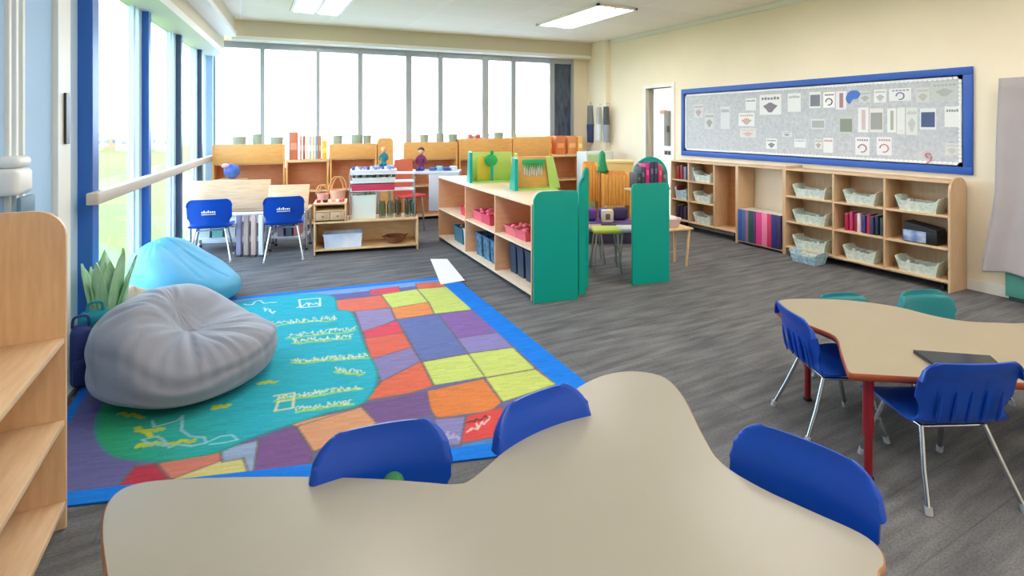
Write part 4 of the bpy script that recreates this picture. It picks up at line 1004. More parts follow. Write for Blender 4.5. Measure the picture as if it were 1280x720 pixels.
# things within the low shelf
def gi(px, z, y=.12): return onshelf(gu(px), y, z)
def cbin(name, lab, cat, loc, rz, w, d, h, m, group=None, taper=.9, fill=None):
    t = thing(name, lab, cat, loc, rz, group); bm = NB(); a_ = [(-w/2*taper, -d/2*taper, 0), (w/2*taper, -d/2*taper, 0), (w/2*taper, d/2*taper, 0), (-w/2*taper, d/2*taper, 0)]
    R = [[bm.verts.new(p) for p in a_], [bm.verts.new((sx*w/2, sy*d/2, h)) for sx, sy in ((-1, -1), (1, -1), (1, 1), (-1, 1))], [bm.verts.new((sx*(w/2-.006), sy*(d/2-.006), h)) for sx, sy in ((-1, -1), (1, -1), (1, 1), (-1, 1))], [bm.verts.new((p[0]*.96, p[1]*.96, .008)) for p in a_]]
    for x_, y_ in zip(R, R[1:]):
        for k in range(4): bm.faces.new((x_[k], x_[(k+1) % 4], y_[(k+1) % 4], y_[k]))
    bm.faces.new(list(reversed(R[0]))); bm.faces.new(R[3]); obj('bin_body', bm, m, t)
    bm = NB()
    for (x0, x1, y0, y1) in ((-w/2-.006, w/2+.006, -d/2-.006, -d/2), (-w/2-.006, w/2+.006, d/2, d/2+.006), (-w/2-.006, -w/2, -d/2, d/2), (w/2, w/2+.006, -d/2, d/2)): add_box(bm, x0, x1, y0, y1, h-.015, h+.002)
    obj('rim', bm, m, t)
    if fill:
        bm = NB(); random.seed(int(loc[0]*977))
        for k in range(9): add_ball(bm, (random.uniform(-w*.36, w*.36), random.uniform(-d*.3, d*.3), h*random.uniform(.7, 1.05)), random.uniform(.02, .035), (1, 1, .8), 8)
        obj('contents', bm, fill, t, smooth=180)
    return t
bt = cm((50, 110, 130)); dk = cm((40, 60, 84))
cbin('storage_bin', 'teal fabric bin in lower left bay of the low shelf', 'bin', gi(564, .0705, .22), gang, .34, .26, .20, bt, 'bins in the low shelf', fill=cm((150, 120, 90)))
cbin('storage_bin', 'clear pale bin by the teal bin in the low shelf', 'bin', gi(575, .0705, .22), gang, .26, .26, .22, cm((196, 210, 216)), 'bins in the low shelf')
for i, px in enumerate((590, 599, 608)):
    cbin('storage_bin', 'blue mottled bin, %s in lower middle bay of the low shelf' % ('left', 'centre', 'right')[i], 'bin', gi(px, .0705, .22), gang, .185, .28, .26, mat('mottle_blue', (90, 140, 170), .6, rgb2=(30, 50, 80), scale=20), 'bins in the low shelf')
for i, px in enumerate((626, 635, 645, 655)):
    cbin('storage_bin', 'dark slate bin in low shelf near bay, %s' % ('farthest from green panel', 'second farthest from green panel', 'second nearest to green panel', 'touching green panel')[i], 'bin', gi(px, .0705, .26), gang, .145, .26, .30, dk, 'bins in the low shelf')
for i, (px, c, n) in enumerate([(572, (216, 60, 80), 'red'), (588, (226, 96, 120), 'pink'), (598, (206, 70, 96), 'rose'), (628, (226, 110, 120), 'coral'), (640, (212, 90, 110), 'dusty pink')]):
    cbin('toy_tray', '%s toy tray on the upper level of the low shelf' % n, 'tray', gi(px, .4705 if px > 581 else .4505, .20), gang, .26, .24, .11 if px < 620 else .09, cm(c), 'toy trays in the low shelf', fill=cm(tuple(min(255, k+30) for k in c)))
# ------------------------------------------------------------------ reading corner behind
pc = D(742, 230, 7.6)
obc = wood('amber_wood', (226, 150, 60), (240, 176, 84), (14, 14, 1))
def spine_cab(lab, px0, px1, ytop, dep, ybot, n):
    a = D(px0, ytop, dep); b = D(px1, ytop, dep); w = math.hypot(b[0]-a[0], b[1]-a[1]); zb = max(.0, H-(ybot-HY)/F*dep)
    t = thing('book_crate', lab, 'crate', (a[0], a[1], 0), -YAW, 'amber crates in the reading corner')
    zt = a[2]
    for k in range(n): bx('slat', k*w/n+.003, (k+1)*w/n-.003, 0, .02, zb, zt-(.02 if k % 2 else 0), obc, t)
    bx('side_panel', -.015, .0, 0, .34, .001, zt, obc, t); bx('side_panel', w, w+.015, 0, .34, .001, zt, obc, t); bx('back_panel', 0, w, .32, .34, zb, zt+.03, obc, t); bx('bottom_panel', 0, w, .02, .32, zb, zb+.02, obc, t)
    return a, w, zt
spine_cab('tall amber slatted crate at left of the reading corner', 733, 748, 206, 7.8, 252, 4)
spine_cab('wide amber slatted crate at right of the reading corner', 756, 787, 218, 7.55, 257, 7)
a = D(764, 222, 7.95)
t = thing('storage_box', 'pale yellow lidded box behind the wide amber crate', 'box', (a[0], a[1], 0), -YAW)
bx('box_body', 0, .42, .36, .62, .001, .98, cm((236, 204, 134)), t); bx('lid', -.01, .43, .35, .63, .98, 1.03, cm((240, 212, 148)), t, .01)
a = D(761, 216, 7.7)
t = thing('toy_tree', 'dark green cone shaped toy tree on the wide amber crate', 'toy', (a[0], a[1]+.16, a[2]+.0215), 0)
bm = NB(); add_lathe(bm, [(.09, 0), (.055, .14), (.045, .26), (.012, .30)], 20); obj('cone', bm, cm((0, 140, 84)), t)
bm = NB(); add_lathe(bm, [(.10, -.02), (.10, 0)], 20); obj('base', bm, cm((0, 110, 70)), t)
t = thing('side_cabinet', 'pale cabinet behind the toy tree near the corner column', 'cabinet', onX(733, 200, 5.35)[:2]+(0,), -.1)
bx('cabinet_body', 0, .55, 0, .35, .001, 1.12, cm((220, 226, 220)), t); bx('door', .02, .265, -.012, 0, .05, 1.08, cm((176, 206, 150)), t); bx('door', .275, .53, -.012, 0, .05, 1.08, cm((226, 228, 220)), t)
# purple bench + cushions
a = D(738, 285, 7.0); b = D(790, 285, 7.0)
t = thing('bench', 'low purple bench in the reading corner', 'bench', (a[0], a[1], 0), -YAW)
bx('seat', -.05, .62, .0, .42, .16, .28, cm((96, 66, 120), .8), t, .02); bx('base', -.03, .60, .03, .38, .001, .16, cm((60, 50, 76), .8), t, .005)
for i, (dx, c, n, w) in enumerate([(.0, (104, 60, 150), 'violet', .18), (.19, (60, 80, 180), 'blue', .14), (.42, (60, 50, 96), 'dark plum', .22)]):
    q = Vector((dx+.03, .2+.03*i, .281)); q.rotate(Matrix.Rotation(-YAW, 3, 'Z'))
    bm = NB(); add_box(bm, -w/2, w/2, -.05, .05, 0, .17, .045, seg=4)
    tag(obj('cushion', bm, cm(c, .85), None, (a[0]+q.x, a[1]+q.y, .281), -YAW+.1*i, smooth=180), '%s cushion on the purple bench' % n, 'cushion', 'cushions on the bench')
q = D(759, 265, 6.9)
t = thing('lantern', 'cream lantern shaped box in front of the purple bench', 'lantern', (q[0], q[1], .281), -YAW)
t.location = (a[0]+.24*math.cos(-YAW)+.08*math.sin(YAW), a[1]+.24*math.sin(-YAW)+.08*math.cos(YAW), .281)
bx('box_body', -.08, .08, -.05, .05, 0, .17, cm((226, 214, 196)), t, .02); bx('window', -.03, .03, -.054, -.05, .04, .12, cm((120, 90, 100)), t)
# stools with metal legs
def stool(lab, px, py, h, w, m, dep):
    p = D(px, py, dep); t = thing('stool', lab, 'stool', (p[0], p[1], 0), -YAW, 'stools in the reading corner')
    bm = NB(); add_box(bm, -w/2, w/2, -.13, .13, h-.05, h, .02, seg=3); obj('seat', bm, m, t)
    for sx in (-1, 1):
        for sy in (-1, 1):
            bm = NB(); add_tube(bm, [(sx*(w/2-.04), sy*.09, h-.045), (sx*(w/2), sy*.13, .0)], .011); obj('leg', bm, chrome, t)
stool('lime topped stool with chrome legs right of the green panel', 757, 300, .47, .30, cm((190, 205, 80)), 5.75)
stool('grey topped stool behind the green book stand', 786, 300, .44, .26, cm((190, 190, 196)), 5.95)
stool('rosy topped stool at left behind the lime stool', 742, 300, .42, .22, cm((170, 120, 130)), 6.1)
# little wooden table by wall shelf
q = P(846, 333); dep_ = 5.95
p = D(838, 300, dep_)
t = thing('small_table', 'little light wood table behind the green book stand', 'table', (p[0], p[1], 0), -.1)
bx('tabletop', -.20, .20, -.15, .15, .42, .44, birch, t)
for sx in (-1, 1):
    for sy in (-1, 1):
        bm = NB(); add_tube(bm, [(sx*.16, sy*.12, .42), (sx*.14, sy*.10, .0)], [.018, .013]); obj('leg', bm, birch, t)
t2 = thing('basket', 'pink and white basket on the little light wood table', 'basket', (p[0], p[1], .4405), 0)
bm = NB(); add_lathe(bm, [(.09, 0), (.12, .10), (.11, .10), (.08, .01)], 18); obj('basket_body', bm, cm((222, 190, 190)), t2)
bm = NB(); add_ball(bm, (0, 0, .09), .08, (1, 1, .5)); obj('contents', bm, cm((236, 214, 210)), t2, smooth=180)
# ------------------------------------------------------------------ far orange cabinets along the window wall
def far_pt(px, off):
    o_ = FM @ Vector((0, -off, 0)); e_ = FM @ Vector((FL, -off, 0)); p = onL(px, 180, (o_.x, o_.y), (e_.x, e_.y)); return p
def far_unit(lab, px0, px1, ztop, zpan, off=.62, dp=.40, shelf=.55):
    a = far_pt(px0, off); b = far_pt(px1, off); w = math.hypot(b[0]-a[0], b[1]-a[1])
    t = thing('play_cabinet', lab, 'cabinet', (a[0], a[1], 0), FDIR, 'orange cabinets along the window')
    th = .025
    for x in (0, w-th): bx('side_panel', x, x+th, 0, dp, .001, ztop-.01 if zpan < ztop-.05 else zpan, orange, t)
    if zpan < ztop-.05: bx('header_panel', th, w-th, 0.0, .02, zpan, ztop, orange, t)
    bx('top_panel', th, w-th, .02 if zpan < ztop-.05 else 0, dp, zpan-.02, zpan, birch, t)
    if zpan >= ztop-.05: bx('top_edge', th, w-th, -.01, 0, zpan-.04, zpan, birch, t)
    bx('back_panel', th, w-th, dp-.015, dp, .06, zpan-.02, orangein, t); bx('shelf', th, w-th, .0, dp-.015, shelf, shelf+.02, birch, t); bx('bottom_panel', th, w-th, 0, dp-.015, .05, .07, birch, t)
    return t, a, w
far_unit('orange cabinet in the left corner below the window', 265, 356, 1.31, 1.02)
far_unit('orange cabinet with boxes standing on its low top', 357.5, 411, 1.06, 1.06)
far_unit('long orange cabinet behind the display rack', 412.5, 471, 1.30, 1.06)
far_unit('orange cabinet right of the window gap', 505, 572, 1.31, 1.02)
far_unit('orange cabinet behind the display stands', 574, 640, 1.36, 1.0)
far_unit('orange cabinet left of the dark window pane', 641.5, 688, 1.38, 1.02)
far_unit('last orange cabinet in the right far corner', 689.5, 731, 1.04, 1.04)
# rounded block at gap ends
for lab, px, zt in (('rounded orange block at the left side of the window gap', 482, 1.38), ('rounded orange block at the right side of the window gap', 497, 1.02)):
    a = far_pt(px, .60); bm = NB(); w = .25 if zt > 1.2 else .2
    add_prism(bm, [(-w/2, 0), (w/2, 0)]+arc(w/2-.06, zt-.06, .06, 0, 90, 5)+arc(-w/2+.06, zt-.06, .06, 90, 180, 5), .3, Matrix.Translation((0, .3, 0)) @ Matrix.Rotation(PI/2, 4, 'X'), .004)
    if px == 482: tag(obj('end_block', bm, orange, None, (a[0], a[1], .001), FDIR), lab, 'block')
    else: bm.free()
# pots / bins on far cabinets
gp = mat('grey_green_pot', (160, 170, 152), .7, var=.1, scale=20)
pots = [(299, 180, 'left', 16, 9), (322, 180, 'second', 12, 12), (346, 180, 'third', 15, 8), (422, 180, 'fourth', 12, 9), (446, 180, 'fifth', 14, 10), (459, 180, 'sixth', 10, 9), (530, 177, 'seventh', 11, 9), (550, 176, 'eighth', 10, 10), (566, 174, 'ninth', 11, 9), (623, 170, 'tenth', 12, 7)]
for px, y, n, w, h in pots:
    a = far_pt(px, .46); d = (a[0]*ss+a[1]*cc); sz = w/F*d; hh = h/F*d
    zt = 1.3105 if px < 570 else 1.3605
    t = thing('plant_pot', 'grey green pot on the far cabinets, %s from the left' % n, 'pot', (a[0], a[1], zt), 0, 'pots on the far cabinets')
    t.location.z = (1.0205 if px < 357 or 505 < px < 572 else 1.0605 if px < 500 else 1.0005)
    z0 = 0; full = hh+(zt-t.location.z)
    bm = NB(); add_lathe(bm, [(sz*.36, 0), (sz*.5, full), (sz*.46, full), (sz*.33, .02)], 20); obj('pot_body', bm, gp, t)
    bm = NB(); add_lathe(bm, [(sz*.46, full-.02), (sz*.3, full-.012), (.001, full-.01)], 20, None, False); obj('soil', bm, cm((90, 90, 70), .9), t)
# boxes and books on second cabinet
def far_box(lab, px0, px1, y0, z0, c, off=.55, name='box', cat='box', group=None, d=.16):
    a = far_pt(px0, off); b = far_pt(px1, off); w = math.hypot(b[0]-a[0], b[1]-a[1]); zt = H-(y0-HY)/F*(a[0]*ss+a[1]*cc)
    t = thing(name, lab, cat, (a[0], a[1], z0), FDIR, group)
    bx('cover', .002, w-.002, 0, d, 0, zt-z0, cm(c), t, .006); bx('label_band', w*.15, w*.85, -.003, 0, (zt-z0)*.35, (zt-z0)*.6, cm(tuple(min(255, k+40) for k in c)), t, 0)
G_ = 'boxes and books on the second far cabinet'
far_box('tall terracotta box on the second far cabinet', 361, 373, 165, 1.0605, (206, 120, 90), group=G_)
for px, c, n in ((374.2, (224, 150, 140), 'salmon'), (378.3, (180, 90, 70), 'rust'), (382.2, (226, 226, 170), 'cream'), (386.3, (190, 196, 180), 'sage'), (390.3, (236, 196, 130), 'apricot'), (394.3, (150, 150, 170), 'lilac grey'), (398.3, (200, 130, 60), 'amber')):
    far_box('%s upright book on the second far cabinet' % n, px, px+3.7, 168+int(px) % 4, 1.0605, c, name='book', cat='book', group=G_)
far_box('yellow crate at right end of the second far cabinet', 402.8, 409, 176, 1.0605, (244, 196, 70), group=G_)
for px, c, n, y in ((586, (196, 110, 96), 'brick', 168), (591, (226, 170, 150), 'peach', 170), (596, (180, 80, 80), 'maroon', 168), (602, (240, 170, 120), 'tan', 172)):
    far_box('%s upright book above the lime display stand' % n, px, px+4.6, y, 1.0005, c, name='book', cat='book', group='books above the display stands', off=.5)
for px, w_, c, n, y in ((642, 20, (250, 186, 84), 'golden', 172), (682, 11, (246, 190, 110), 'honey', 170), (695, 12, (222, 130, 76), 'burnt orange', 170), (710, 11, (228, 150, 90), 'copper', 170), (722.5, 6, (250, 196, 110), 'pale gold', 171)):
    far_box('%s bin on the far right cabinets' % n, px, px+w_, y, 1.3805 if 641 < px < 688 and 0 else 1.0405 if px > 689 else 1.0205, c, name='crate', cat='crate', group='bins on the far right cabinets', off=.30 if px < 689 else .48, d=.2)
# ------------------------------------------------------------------ low open shelf with display rack
o0 = P(392, 320); o1 = P(523, 311.5)
oa = math.atan2(o1[1]-o0[1], o1[0]-o0[0]); ow = math.hypot(o1[0]-o0[0], o1[1]-o0[1])
def ol(u, y, z): v = Vector((u, y, 0)); v.rotate(Matrix.Rotation(oa, 3, 'Z')); return (o0[0]+v.x, o0[1]+v.y, z)
ls = shelf_unit('open_shelf', 'low open maple shelf with display rack, left of centre', 'shelf', (o0[0], o0[1], 0), oa, ow, .42, .405, [0, ow], [[]], .05, wm=birch, casters=False)
t = thing('drawer_cabinet', 'small wooden drawer cabinet on left end of low open shelf', 'cabinet', ol(0, .0, .4055), oa)
bx('side_panel', 0, .02, 0, .38, 0, .21, birch, t); bx('side_panel', .36, .38, 0, .38, 0, .21, birch, t); bx('top_panel', -.005, .385, -.005, .385, .21, .23, birch, t); bx('back_panel', .02, .36, .36, .38, 0, .21, maple, t)
for x in (.022, .192):
    d_ = bx('drawer', x, x+.166, .003, .34, .02, .12, maple, t); bm = NB(); add_ball(bm, (x+.083, -.008, .07), .012); obj('knob', bm, cm((150, 110, 70)), d_)
bx('shelf', .02, .36, .0, .36, .125, .14, birch, t)
# white bin and bowl
cbin('storage_bin', 'white and pale blue bin inside the low open shelf', 'bin', ol(.34, .17, .0705), oa, .46, .26, .17, mat('bin_white_blue', (232, 238, 246), .5, rgb2=(190, 208, 236), scale=5), None, .94)
t = thing('bowl', 'brown woven bowl inside right half of low open shelf', 'bowl', ol(.98, .17, .0705), 0)
bm = NB(); add_lathe(bm, [(.07, 0), (.13, .05), (.14, .09), (.13, .09), (.12, .05), (.06, .012)], 24); obj('bowl_body', bm, mat('brown_weave', (130, 76, 44), .7, var=.2, scale=40), t)
bm = NB(); add_tube(bm, [(-.13, 0, .085), (-.17, 0, .10), (-.13, 0, .07)], .008); add_tube(bm, [(.13, 0, .085), (.17, 0, .10), (.13, 0, .07)], .008); obj('handle', bm, cm((110, 60, 40)), t)
# rack
t = thing('display_rack', 'chrome framed display rack standing on the low open shelf', 'rack', ol(.42, .06, .4055), oa)
rw = ow-.46
for sx in (0, rw):
    for y in (0, .30):
        bm = NB(); add_tube(bm, [(sx, y, 0), (sx, y, .60 if sx == 0 else .52)], .008); obj('post', bm, chrome, t)
for z in (.35, .455, .56): bx('shelf', 0, rw-.0 if z != .56 else rw-.0, 0, .30, z, z+.008, mat('pale_shelf', (226, 226, 226), .4), t)
def rk(u, y, z): return ol(.42+u, .06+y, .4055+z)
cbin('clear_bin', 'clear bin with pale green leaves under the pink box', 'bin', rk(.17, .15, .0), oa, .30, .24, .30, cm((228, 236, 226)), None, .96, lm)
def rbox(name, lab, cat, u0, u1, z0, z1, c, grp=None, d=.24, y0=.02):
    t = thing(name, lab, cat, rk((u0+u1)/2, y0, z0), oa, grp); w = u1-u0
    bx('box_body', -w/2, w/2, 0, d, 0, (z1-z0)*.8, cm(c), t, .004); bx('lid', -w/2-.003, w/2+.003, -.003, d+.003, (z1-z0)*.8, z1-z0, cm(tuple(min(255, k+18) for k in c)), t, .004); return t
rbox('toy_box', 'long raspberry pink box on the display rack', 'box', .02, .55, .3585, .44, (206, 60, 96))
t = rbox('white_tray', 'long white tray of mixed black and green counters on the rack', 'tray', .03, .56, .4635, .52, (226, 230, 226))
t = rbox('white_tray', 'top white tray of blue blocks on the display rack', 'tray', .01, .58, .5685, .62, (232, 232, 238))
random.seed(12)
def pieces(n, u0, u1, z, pal, lab, grp, s=.03):
    for i in range(n):
        c, nm_ = pal[i % len(pal)]; u = u0+(u1-u0)*(i+.5)/n
        bm = NB(); k = i % 3
        if k == 0: add_box(bm, -s/2, s/2, -s/2, s/2, 0, s, .003)
        elif k == 1: add_lathe(bm, [(s*.6, 0), (s*.6, s*.7), (s*.3, s*1.2)], 12)
        else: add_ball(bm, (0, 0, s*.6), s*.6)
        p = rk(u, .06+.05*(i % 2), z); tag(obj('toy_piece', bm, cm(c), None, p, i*.4, smooth=40), lab % (nm_, ('block', 'cone', 'ball')[k]), 'toy', grp)
pieces(13, .03, .56, .5205, [((70, 80, 84), 'dark grey'), ((140, 190, 160), 'mint'), ((40, 44, 48), 'black'), ((220, 226, 214), 'white')], 'small %s %s on the middle white tray of the rack', 'pieces on the middle tray', .035)
pieces(12, .02, .56, .6205, [((60, 90, 180), 'blue'), ((230, 230, 240), 'white'), ((120, 140, 190), 'pale blue'), ((190, 150, 190), 'lilac')], 'small %s %s on the top white tray of the rack', 'pieces on the top tray', .036)
# jars
def jar(lab, u, y, r, h, c):
    t = thing('glass_jar', lab, 'jar', rk(u, y, .0), 0, 'jars on the low open shelf')
    bm = NB(); add_lathe(bm, [(r*.9, 0), (r, .02), (r, h*.8), (r*.8, h*.9), (r*.8, h), (r*.74, h), (r*.74, h*.9), (r*.93, h*.8), (r*.93, .02)], 20); obj('glass', bm, clear, t)
    bm = NB(); random.seed(int(u*1000))
    for k in range(10):
        a_ = k*.63; add_tube(bm, [(r*.3*math.cos(a_), r*.3*math.sin(a_), .02), (r*.6*math.cos(a_), r*.6*math.sin(a_), h*random.uniform(.6, 1.1))], .006, 6)
    obj('contents', bm, cm(c, .8), t)
for i, (u, c, n) in enumerate([(.40, (150, 140, 90), 'olive sticks'), (.50, (176, 150, 120), 'tan sticks'), (.60, (120, 90, 60), 'brown sticks'), (.72, (110, 90, 60), 'dark brown sticks'), (.795, (140, 120, 90), 'mixed twigs')]):
    jar('glass jar of %s on the low open shelf' % n, u, .10, .042, .21 if i < 3 else .24, c)
# orange handled caddies + bits on the drawer cabinet
def caddy(lab, u, y, c, w=.20, h=.30):
    t = thing('basket', lab, 'basket', ol(u, y, .6365), oa, 'baskets on the drawer cabinet')
    bm = NB(); add_lathe(bm, [(w*.4, 0), (w*.5, h*.45), (w*.46, h*.45), (w*.36, .01)], 18); obj('basket_body', bm, cm(c, .7), t)
    for k in (-1, 1):
        bm = NB(); add_tube(bm, [(k*w*.1+w*.45*math.cos(q_), 0, h*.4+h*.6*math.sin(q_)) for q_ in [j*PI/10 for j in range(11)]], .008, 8); obj('handle', bm, cm((226, 160, 96), .6), t)
caddy('peach basket with arched handles on the drawer cabinet', .27, .25, (232, 180, 150))
caddy('pink basket with arched handles on the drawer cabinet', .09, .26, (226, 170, 160), .15, .20)
for i, (u, c, n) in enumerate([(.05, (200, 60, 60), 'red'), (.13, (60, 40, 40), 'dark brown'), (.20, (236, 200, 190), 'pink'), (.28, (226, 226, 230), 'white'), (.33, (220, 80, 90), 'coral')]):
    bm = NB(); add_box(bm, -.025, .025, -.02, .02, 0, .035, .008, seg=3); tag(obj('toy_block', bm, cm(c), None, ol(u, .08, .6365), .3*i), '%s toy block at front of the drawer cabinet' % n, 'toy', 'blocks on the drawer cabinet')
# ------------------------------------------------------------------ drafting desks and far chairs
def desk(lab, px0, px1, dep, zt, zb, dp=.42, legs=True):
    a = D(px0, 200, dep); b = D(px1, 200, dep); w = math.hypot(b[0]-a[0], b[1]-a[1]); t = thing('tilt_top_desk', lab, 'desk', (a[0], a[1], 0), -YAW*.55)
    w = w/math.cos(YAW*.45)
    s = math.atan2(zt-zb, .16)
    bm = NB(); L_ = math.hypot(zt-zb, .16)
    add_box(bm, 0, w, 0, L_, 0, .022, .008, M=Matrix.Translation((0, 0, zb)) @ Matrix.Rotation(s, 4, 'X')); obj('tilting_top', bm, mapleh, t)
    bx('tabletop', 0, w, .0, dp, zb-.03, zb-.005, mapleh, t, .006)
    bx('shelf', .03, w-.03, .04, dp-.03, .16, .175, cm((214, 218, 222)), t)
    for x in (.03, w-.03):
        for y in (.05, dp-.04):
            bm = NB(); add_tube(bm, [(x, y, zb-.03), (x, y, .02)], .016, 12); o = obj('leg', bm, chrome, t); bm = NB(); add_tube(bm, [(x, y, .025), (x, y, .0)], .02); obj('foot_cap', bm, rubber, o)
    return t, w
dk1, w1 = desk('left tilt top wooden desk behind a blue chair', 233, 326, 6.45, .885, .53)
dk2, w2 = desk('right tilt top wooden desk behind a blue chair', 333, 381, 6.55, .82, .53)
def dl(t, x, y, z): v = Vector((x, y, 0)); v.rotate(Matrix.Rotation(t.rotation_euler.z, 3, 'Z')); return (t.location.x+v.x, t.location.y+v.y, z)
q = P(262, 327); make_chair('child_chair', 'blue chair with white mark at the left tilt top desk', (q[0]+.02, q[1]+.10, 0), face(.10, 1), 'blue chairs at the tilt top desks', wid=.47, ribs=False, logo=True, bh=.74, sh=.40)
q = P(355, 327); make_chair('child_chair', 'blue chair with white mark at the right tilt top desk', (q[0]+.02, q[1]+.22, 0), face(.10, 1), 'blue chairs at the tilt top desks', wid=.45, ribs=False, logo=True, bh=.76, sh=.42)
# stored books and folders between the desks
for i, (c, n) in enumerate([((150, 146, 176), 'lavender'), ((176, 160, 150), 'beige'), ((200, 170, 160), 'pinkish'), ((216, 218, 226), 'white')]):
    px = 299+i*9.2; p = D(px, 300, 6.36)
    t = thing('display_post', '%s upright panel between the two tilt top desks' % n, 'panel', (p[0], p[1], 0), -YAW, 'upright panels between the desks')
    bx('board', -.028, .028, -.02, .02, .02, .50, cm(c), t, .004); bx('foot', -.035, .035, -.04, .04, 0, .02, cm((70, 70, 76)), t, .004)
# clutter on the desk shelves
random.seed(21)
for tt, w, nm_, zs in ((dk1, w1, 'left', .1755), (dk2, w2, 'right', .1755)):
    pal = [((200, 214, 214), 'pale grey'), ((120, 180, 180), 'teal'), ((226, 226, 230), 'white'), ((150, 130, 150), 'mauve'), ((90, 100, 120), 'slate'), ((190, 120, 120), 'rose')]
    n = 5 if w > .7 else 3
    for i in range(n):
        c, cn = pal[(i+(0 if nm_ == 'left' else 3)) % 6]
        cbin('storage_bin', '%s bin on the shelf under the %s tilt top desk' % (cn, nm_), 'bin', dl(tt, .10+(w-.2)*(i+.5)/n, .2, zs), tt.rotation_euler.z, (w-.24)/n*.9, .26, .12+.03*(i % 2), cm(c), 'bins under the tilt top desks', .92, cm(tuple(max(0, k-30) for k in c)))
# white low chest behind desks
a = D(236, 300, 6.98); t = thing('low_chest', 'long white low chest behind the tilt top desks', 'chest', (a[0], a[1], 0), -YAW*.55)
bx('chest_body', 0, 1.45, 0, .2, .001, .36, cm((226, 230, 236)), t); bx('lid', -.01, 1.46, -.01, .21, .36, .385, white, t)
# ball toy behind left desk
a = D(288, 214, 7.42)
t = thing('toy_ball', 'blue and pink ball standing behind the left desk', 'ball', (a[0], a[1], 0))
t.location = (a[0], a[1], a[2]-.11)
bm = NB(); add_ball(bm, (.02, 0, .11), .105); obj('ball_body', bm, mat('ball_paint', (90, 130, 210), .4, rgb2=(50, 70, 170), scale=7), t, smooth=180)
bm = NB(); add_ball(bm, (-.06, -.03, .19), .045, (1.2, 1, .8)); obj('ball_cap', bm, cm((220, 170, 200)), t, smooth=180)
q = t.location
t = thing('pedestal', 'plain maple pedestal behind the left desk', 'pedestal', (q[0], q[1], 0), -YAW)
bx('pedestal_body', -.16, .16, -.14, .14, .001, q[2]-.022, maple, t); bx('top_panel', -.17, .17, -.15, .15, q[2]-.022, q[2]-.001, mapleh, t)
# papers on right desk
# ------------------------------------------------------------------ play table right of rack with dolls
a = D(508, 212, 8.2); b = D(574, 212, 8.2); w = math.hypot(b[0]-a[0], b[1]-a[1]); zt = H-(214-HY)/F*8.2
t = thing('play_table', 'white play table with blue toys in front of the window gap', 'table', (a[0], a[1], 0), -YAW)
bx('tabletop', 0, w, 0, .4, zt-.05, zt, cm((220, 228, 240)), t, .01)
bx('front_panel', .35, w-.02, .0, .02, .25, zt-.05, cm((214, 222, 236)), t)
for x in (.04, w-.04):
    for y in (.04, .36): bm = NB(); add_tube(bm, [(x, y, zt-.05), (x, y, 0)], .018); obj('leg', bm, white, t)
def pt(u, y, z=None): v = Vector((u, y, 0)); v.rotate(Matrix.Rotation(-YAW, 3, 'Z')); return (a[0]+v.x, a[1]+v.y, zt+.0005 if z is None else z)
ta = a
def doll(lab, loc, rz, hair, top, leg, s=.30):
    t = thing('rag_doll', lab, 'doll', loc, rz, 'dolls on the play furniture')
    me = bpy.data.meshes.new('doll_body'); V_ = [(0, 0, .02), (0, 0, .40), (0, 0, .62), (0, 0, .72), (.16, -.02, .56), (.24, -.10, .38), (.16, -.22, .30), (-.16, -.02, .56), (-.24, -.10, .38), (-.16, -.22, .30), (.08, -.18, .05), (.10, -.42, .04), (.10, -.45, .10), (-.08, -.18, .05), (-.10, -.42, .04), (-.10, -.45, .10)]
    E_ = [(0, 1), (1, 2), (2, 3), (2, 4), (4, 5), (5, 6), (2, 7), (7, 8), (8, 9), (0, 10), (10, 11), (11, 12), (0, 13), (13, 14), (14, 15)]
    me.from_pydata([(x*s, y*s, z*s) for x, y, z in V_], E_, []); o = bpy.data.objects.new('doll_body', me); C.objects.link(o); o.parent = t
    md = o.modifiers.new('k', 'SKIN'); R_ = [.13, .14, .12, .06, .06, .05, .045, .06, .05, .045, .075, .06, .055, .075, .06, .055]
    for v, r in zip(me.skin_vertices[0].data, R_): v.radius = (r*s, r*s)
    me.skin_vertices[0].data[0].use_root = True
    o.modifiers.new('b', 'SUBSURF').levels = 1; me.materials.append(cm(top, .85))
    bm = NB(); add_ball(bm, (0, 0, .84*s), .13*s, (1, 1, 1.1)); add_ball(bm, (0, -.13*s, .83*s), .02*s); obj('head', bm, cm((220, 178, 150), .7), t, smooth=180)
    bm = NB(); add_ball(bm, (0, .03*s, .89*s), .14*s, (1.05, 1, .95)); obj('hair', bm, cm(hair, .9), t, smooth=180)
    bm = NB()
    for sx in (-1, 1): add_tube(bm, [(sx*.07*s, -.02*s, .07*s), (sx*.09*s, -.25*s, .07*s), (sx*.105*s, -.44*s, .06*s)], [.10*s, .085*s, .07*s], 10)
    obj('trousers', bm, cm(leg, .85), t, smooth=180)
doll('doll with dark hair and maroon top sitting on the white play table', pt(.20, .18), -YAW, (70, 40, 50), (120, 40, 90), (50, 90, 170), .36)
for i, (u, c, n) in enumerate([(.40, (60, 100, 180), 'blue'), (.50, (140, 200, 226), 'light blue'), (.62, (50, 80, 160), 'dark blue'), (.72, (226, 230, 240), 'white')]):
    bm = NB(); add_box(bm, -.05, .05, -.05, .05, 0, .05+.02*(i % 2), .012, seg=3); tag(obj('toy_block', bm, cm(c), None, pt(u, .1+.05*(i % 2)), -YAW+.2*i), '%s foam block on the white play table' % n, 'toy', 'foam blocks on the play table')
a = D(512, 205, 7.9)
t = thing('child_chair', 'red child chair left of the white play table', 'chair', (a[0]-.02, a[1]-.05, 0), .4)
redp = cm((214, 70, 76)); bm = NB(); add_box(bm, -.17, .17, .12, .15, .55, 1.08, .02); obj('backrest', bm, cm((232, 120, 96)), t); bm = NB(); add_box(bm, -.18, .18, -.18, .14, .52, .56, .015); obj('seat', bm, redp, t)
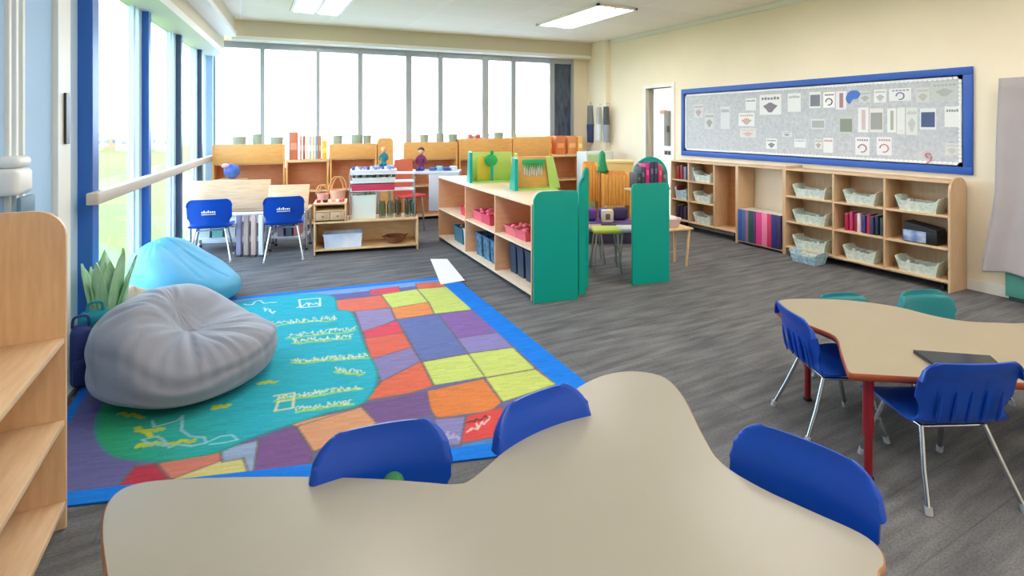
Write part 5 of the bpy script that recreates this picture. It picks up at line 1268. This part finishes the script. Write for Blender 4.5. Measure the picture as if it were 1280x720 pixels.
for sx in (-1, 1):
    for sy in (-1, 1): bm = NB(); add_tube(bm, [(sx*.14, sy*.12, .52), (sx*.17, sy*.15, 0)], .014); obj('leg', bm, chrome, t)
# doll in teal on a tall stool behind the rack
a = D(480, 207, 7.6)
t = thing('stool', 'teal topped stool behind the display rack', 'stool', (a[0], a[1], 0), 0)
zz = a[2]-.0
bm = NB(); add_lathe(bm, [(.14, zz-.04), (.15, zz-.03), (.15, zz-.005), (.14, zz)], 24); obj('seat', bm, cm((40, 130, 140)), t)
for k in range(4): bm = NB(); add_tube(bm, [(.09*math.cos(k*PI/2+.7), .09*math.sin(k*PI/2+.7), zz-.04), (.14*math.cos(k*PI/2+.7), .14*math.sin(k*PI/2+.7), 0)], .012); obj('leg', bm, chrome, t)
doll('doll with fair hair and teal top on the stool behind the rack', (a[0], a[1], zz+.0005), -YAW, (226, 180, 120), (30, 120, 130), (30, 120, 130), .27)
# ------------------------------------------------------------------ camera, light, world
cam = bpy.data.cameras.new('Camera'); co = bpy.data.objects.new('Camera', cam); C.objects.link(co)
co.location = (0, 0, H); co.rotation_euler = (PI/2, 0, -YAW); cam.sensor_width = 36; cam.lens = F/1280*36
cam.shift_y = -(360-HY)/1280; cam.clip_start = .05; cam.clip_end = 500
bpy.context.scene.camera = co
w = bpy.data.worlds.new('World'); bpy.context.scene.world = w; w.use_nodes = True
N = w.node_tree.nodes; L = w.node_tree.links; bg = N['Background']
tc = N.new('ShaderNodeTexCoord'); sp = N.new('ShaderNodeSeparateXYZ'); L.new(tc.outputs['Generated'], sp.inputs[0])
r = N.new('ShaderNodeValToRGB'); r.color_ramp.elements[0].position = .0; r.color_ramp.elements[0].color = (*lin((240, 247, 255)), 1); r.color_ramp.elements[1].position = .8; r.color_ramp.elements[1].color = (*lin((180, 208, 250)), 1)
L.new(sp.outputs['Z'], r.inputs[0]); L.new(r.outputs[0], bg.inputs[0]); bg.inputs[1].default_value = 6.0
# daylight portals fill each glazed wall opening
def portal(cx_, cy_, cz_, sx, sz, rz):
    l = bpy.data.lights.new('window_daylight', 'AREA'); l.shape = 'RECTANGLE'; l.size = sx; l.size_y = sz; l.cycles.is_portal = True
    o = bpy.data.objects.new('window_daylight', l); C.objects.link(o); o.location = (cx_, cy_, cz_); o.rotation_euler = (PI/2, 0, rz)
v = FM @ Vector((3.2, .1, 1.85)); portal(v.x, v.y, v.z, 6.3, 2.0, FDIR+PI)
portal(LW(7)-.05, 7.0, 1.4, 4.9, 2.7, -PI/2+PI-.104+PI)
sc = bpy.context.scene
sc.view_settings.view_transform = 'Standard'; sc.view_settings.look = 'None'; sc.view_settings.gamma = 1; sc.view_settings.use_curve_mapping = False
sc.view_settings.exposure = 0.76
sc.cycles.use_denoising = True; sc.cycles.max_bounces = 10; sc.cycles.diffuse_bounces = 5; sc.cycles.transparent_max_bounces = 16; sc.cycles.sample_clamp_indirect = 6
sc.cycles.caustics_reflective = False; sc.cycles.caustics_refractive = False
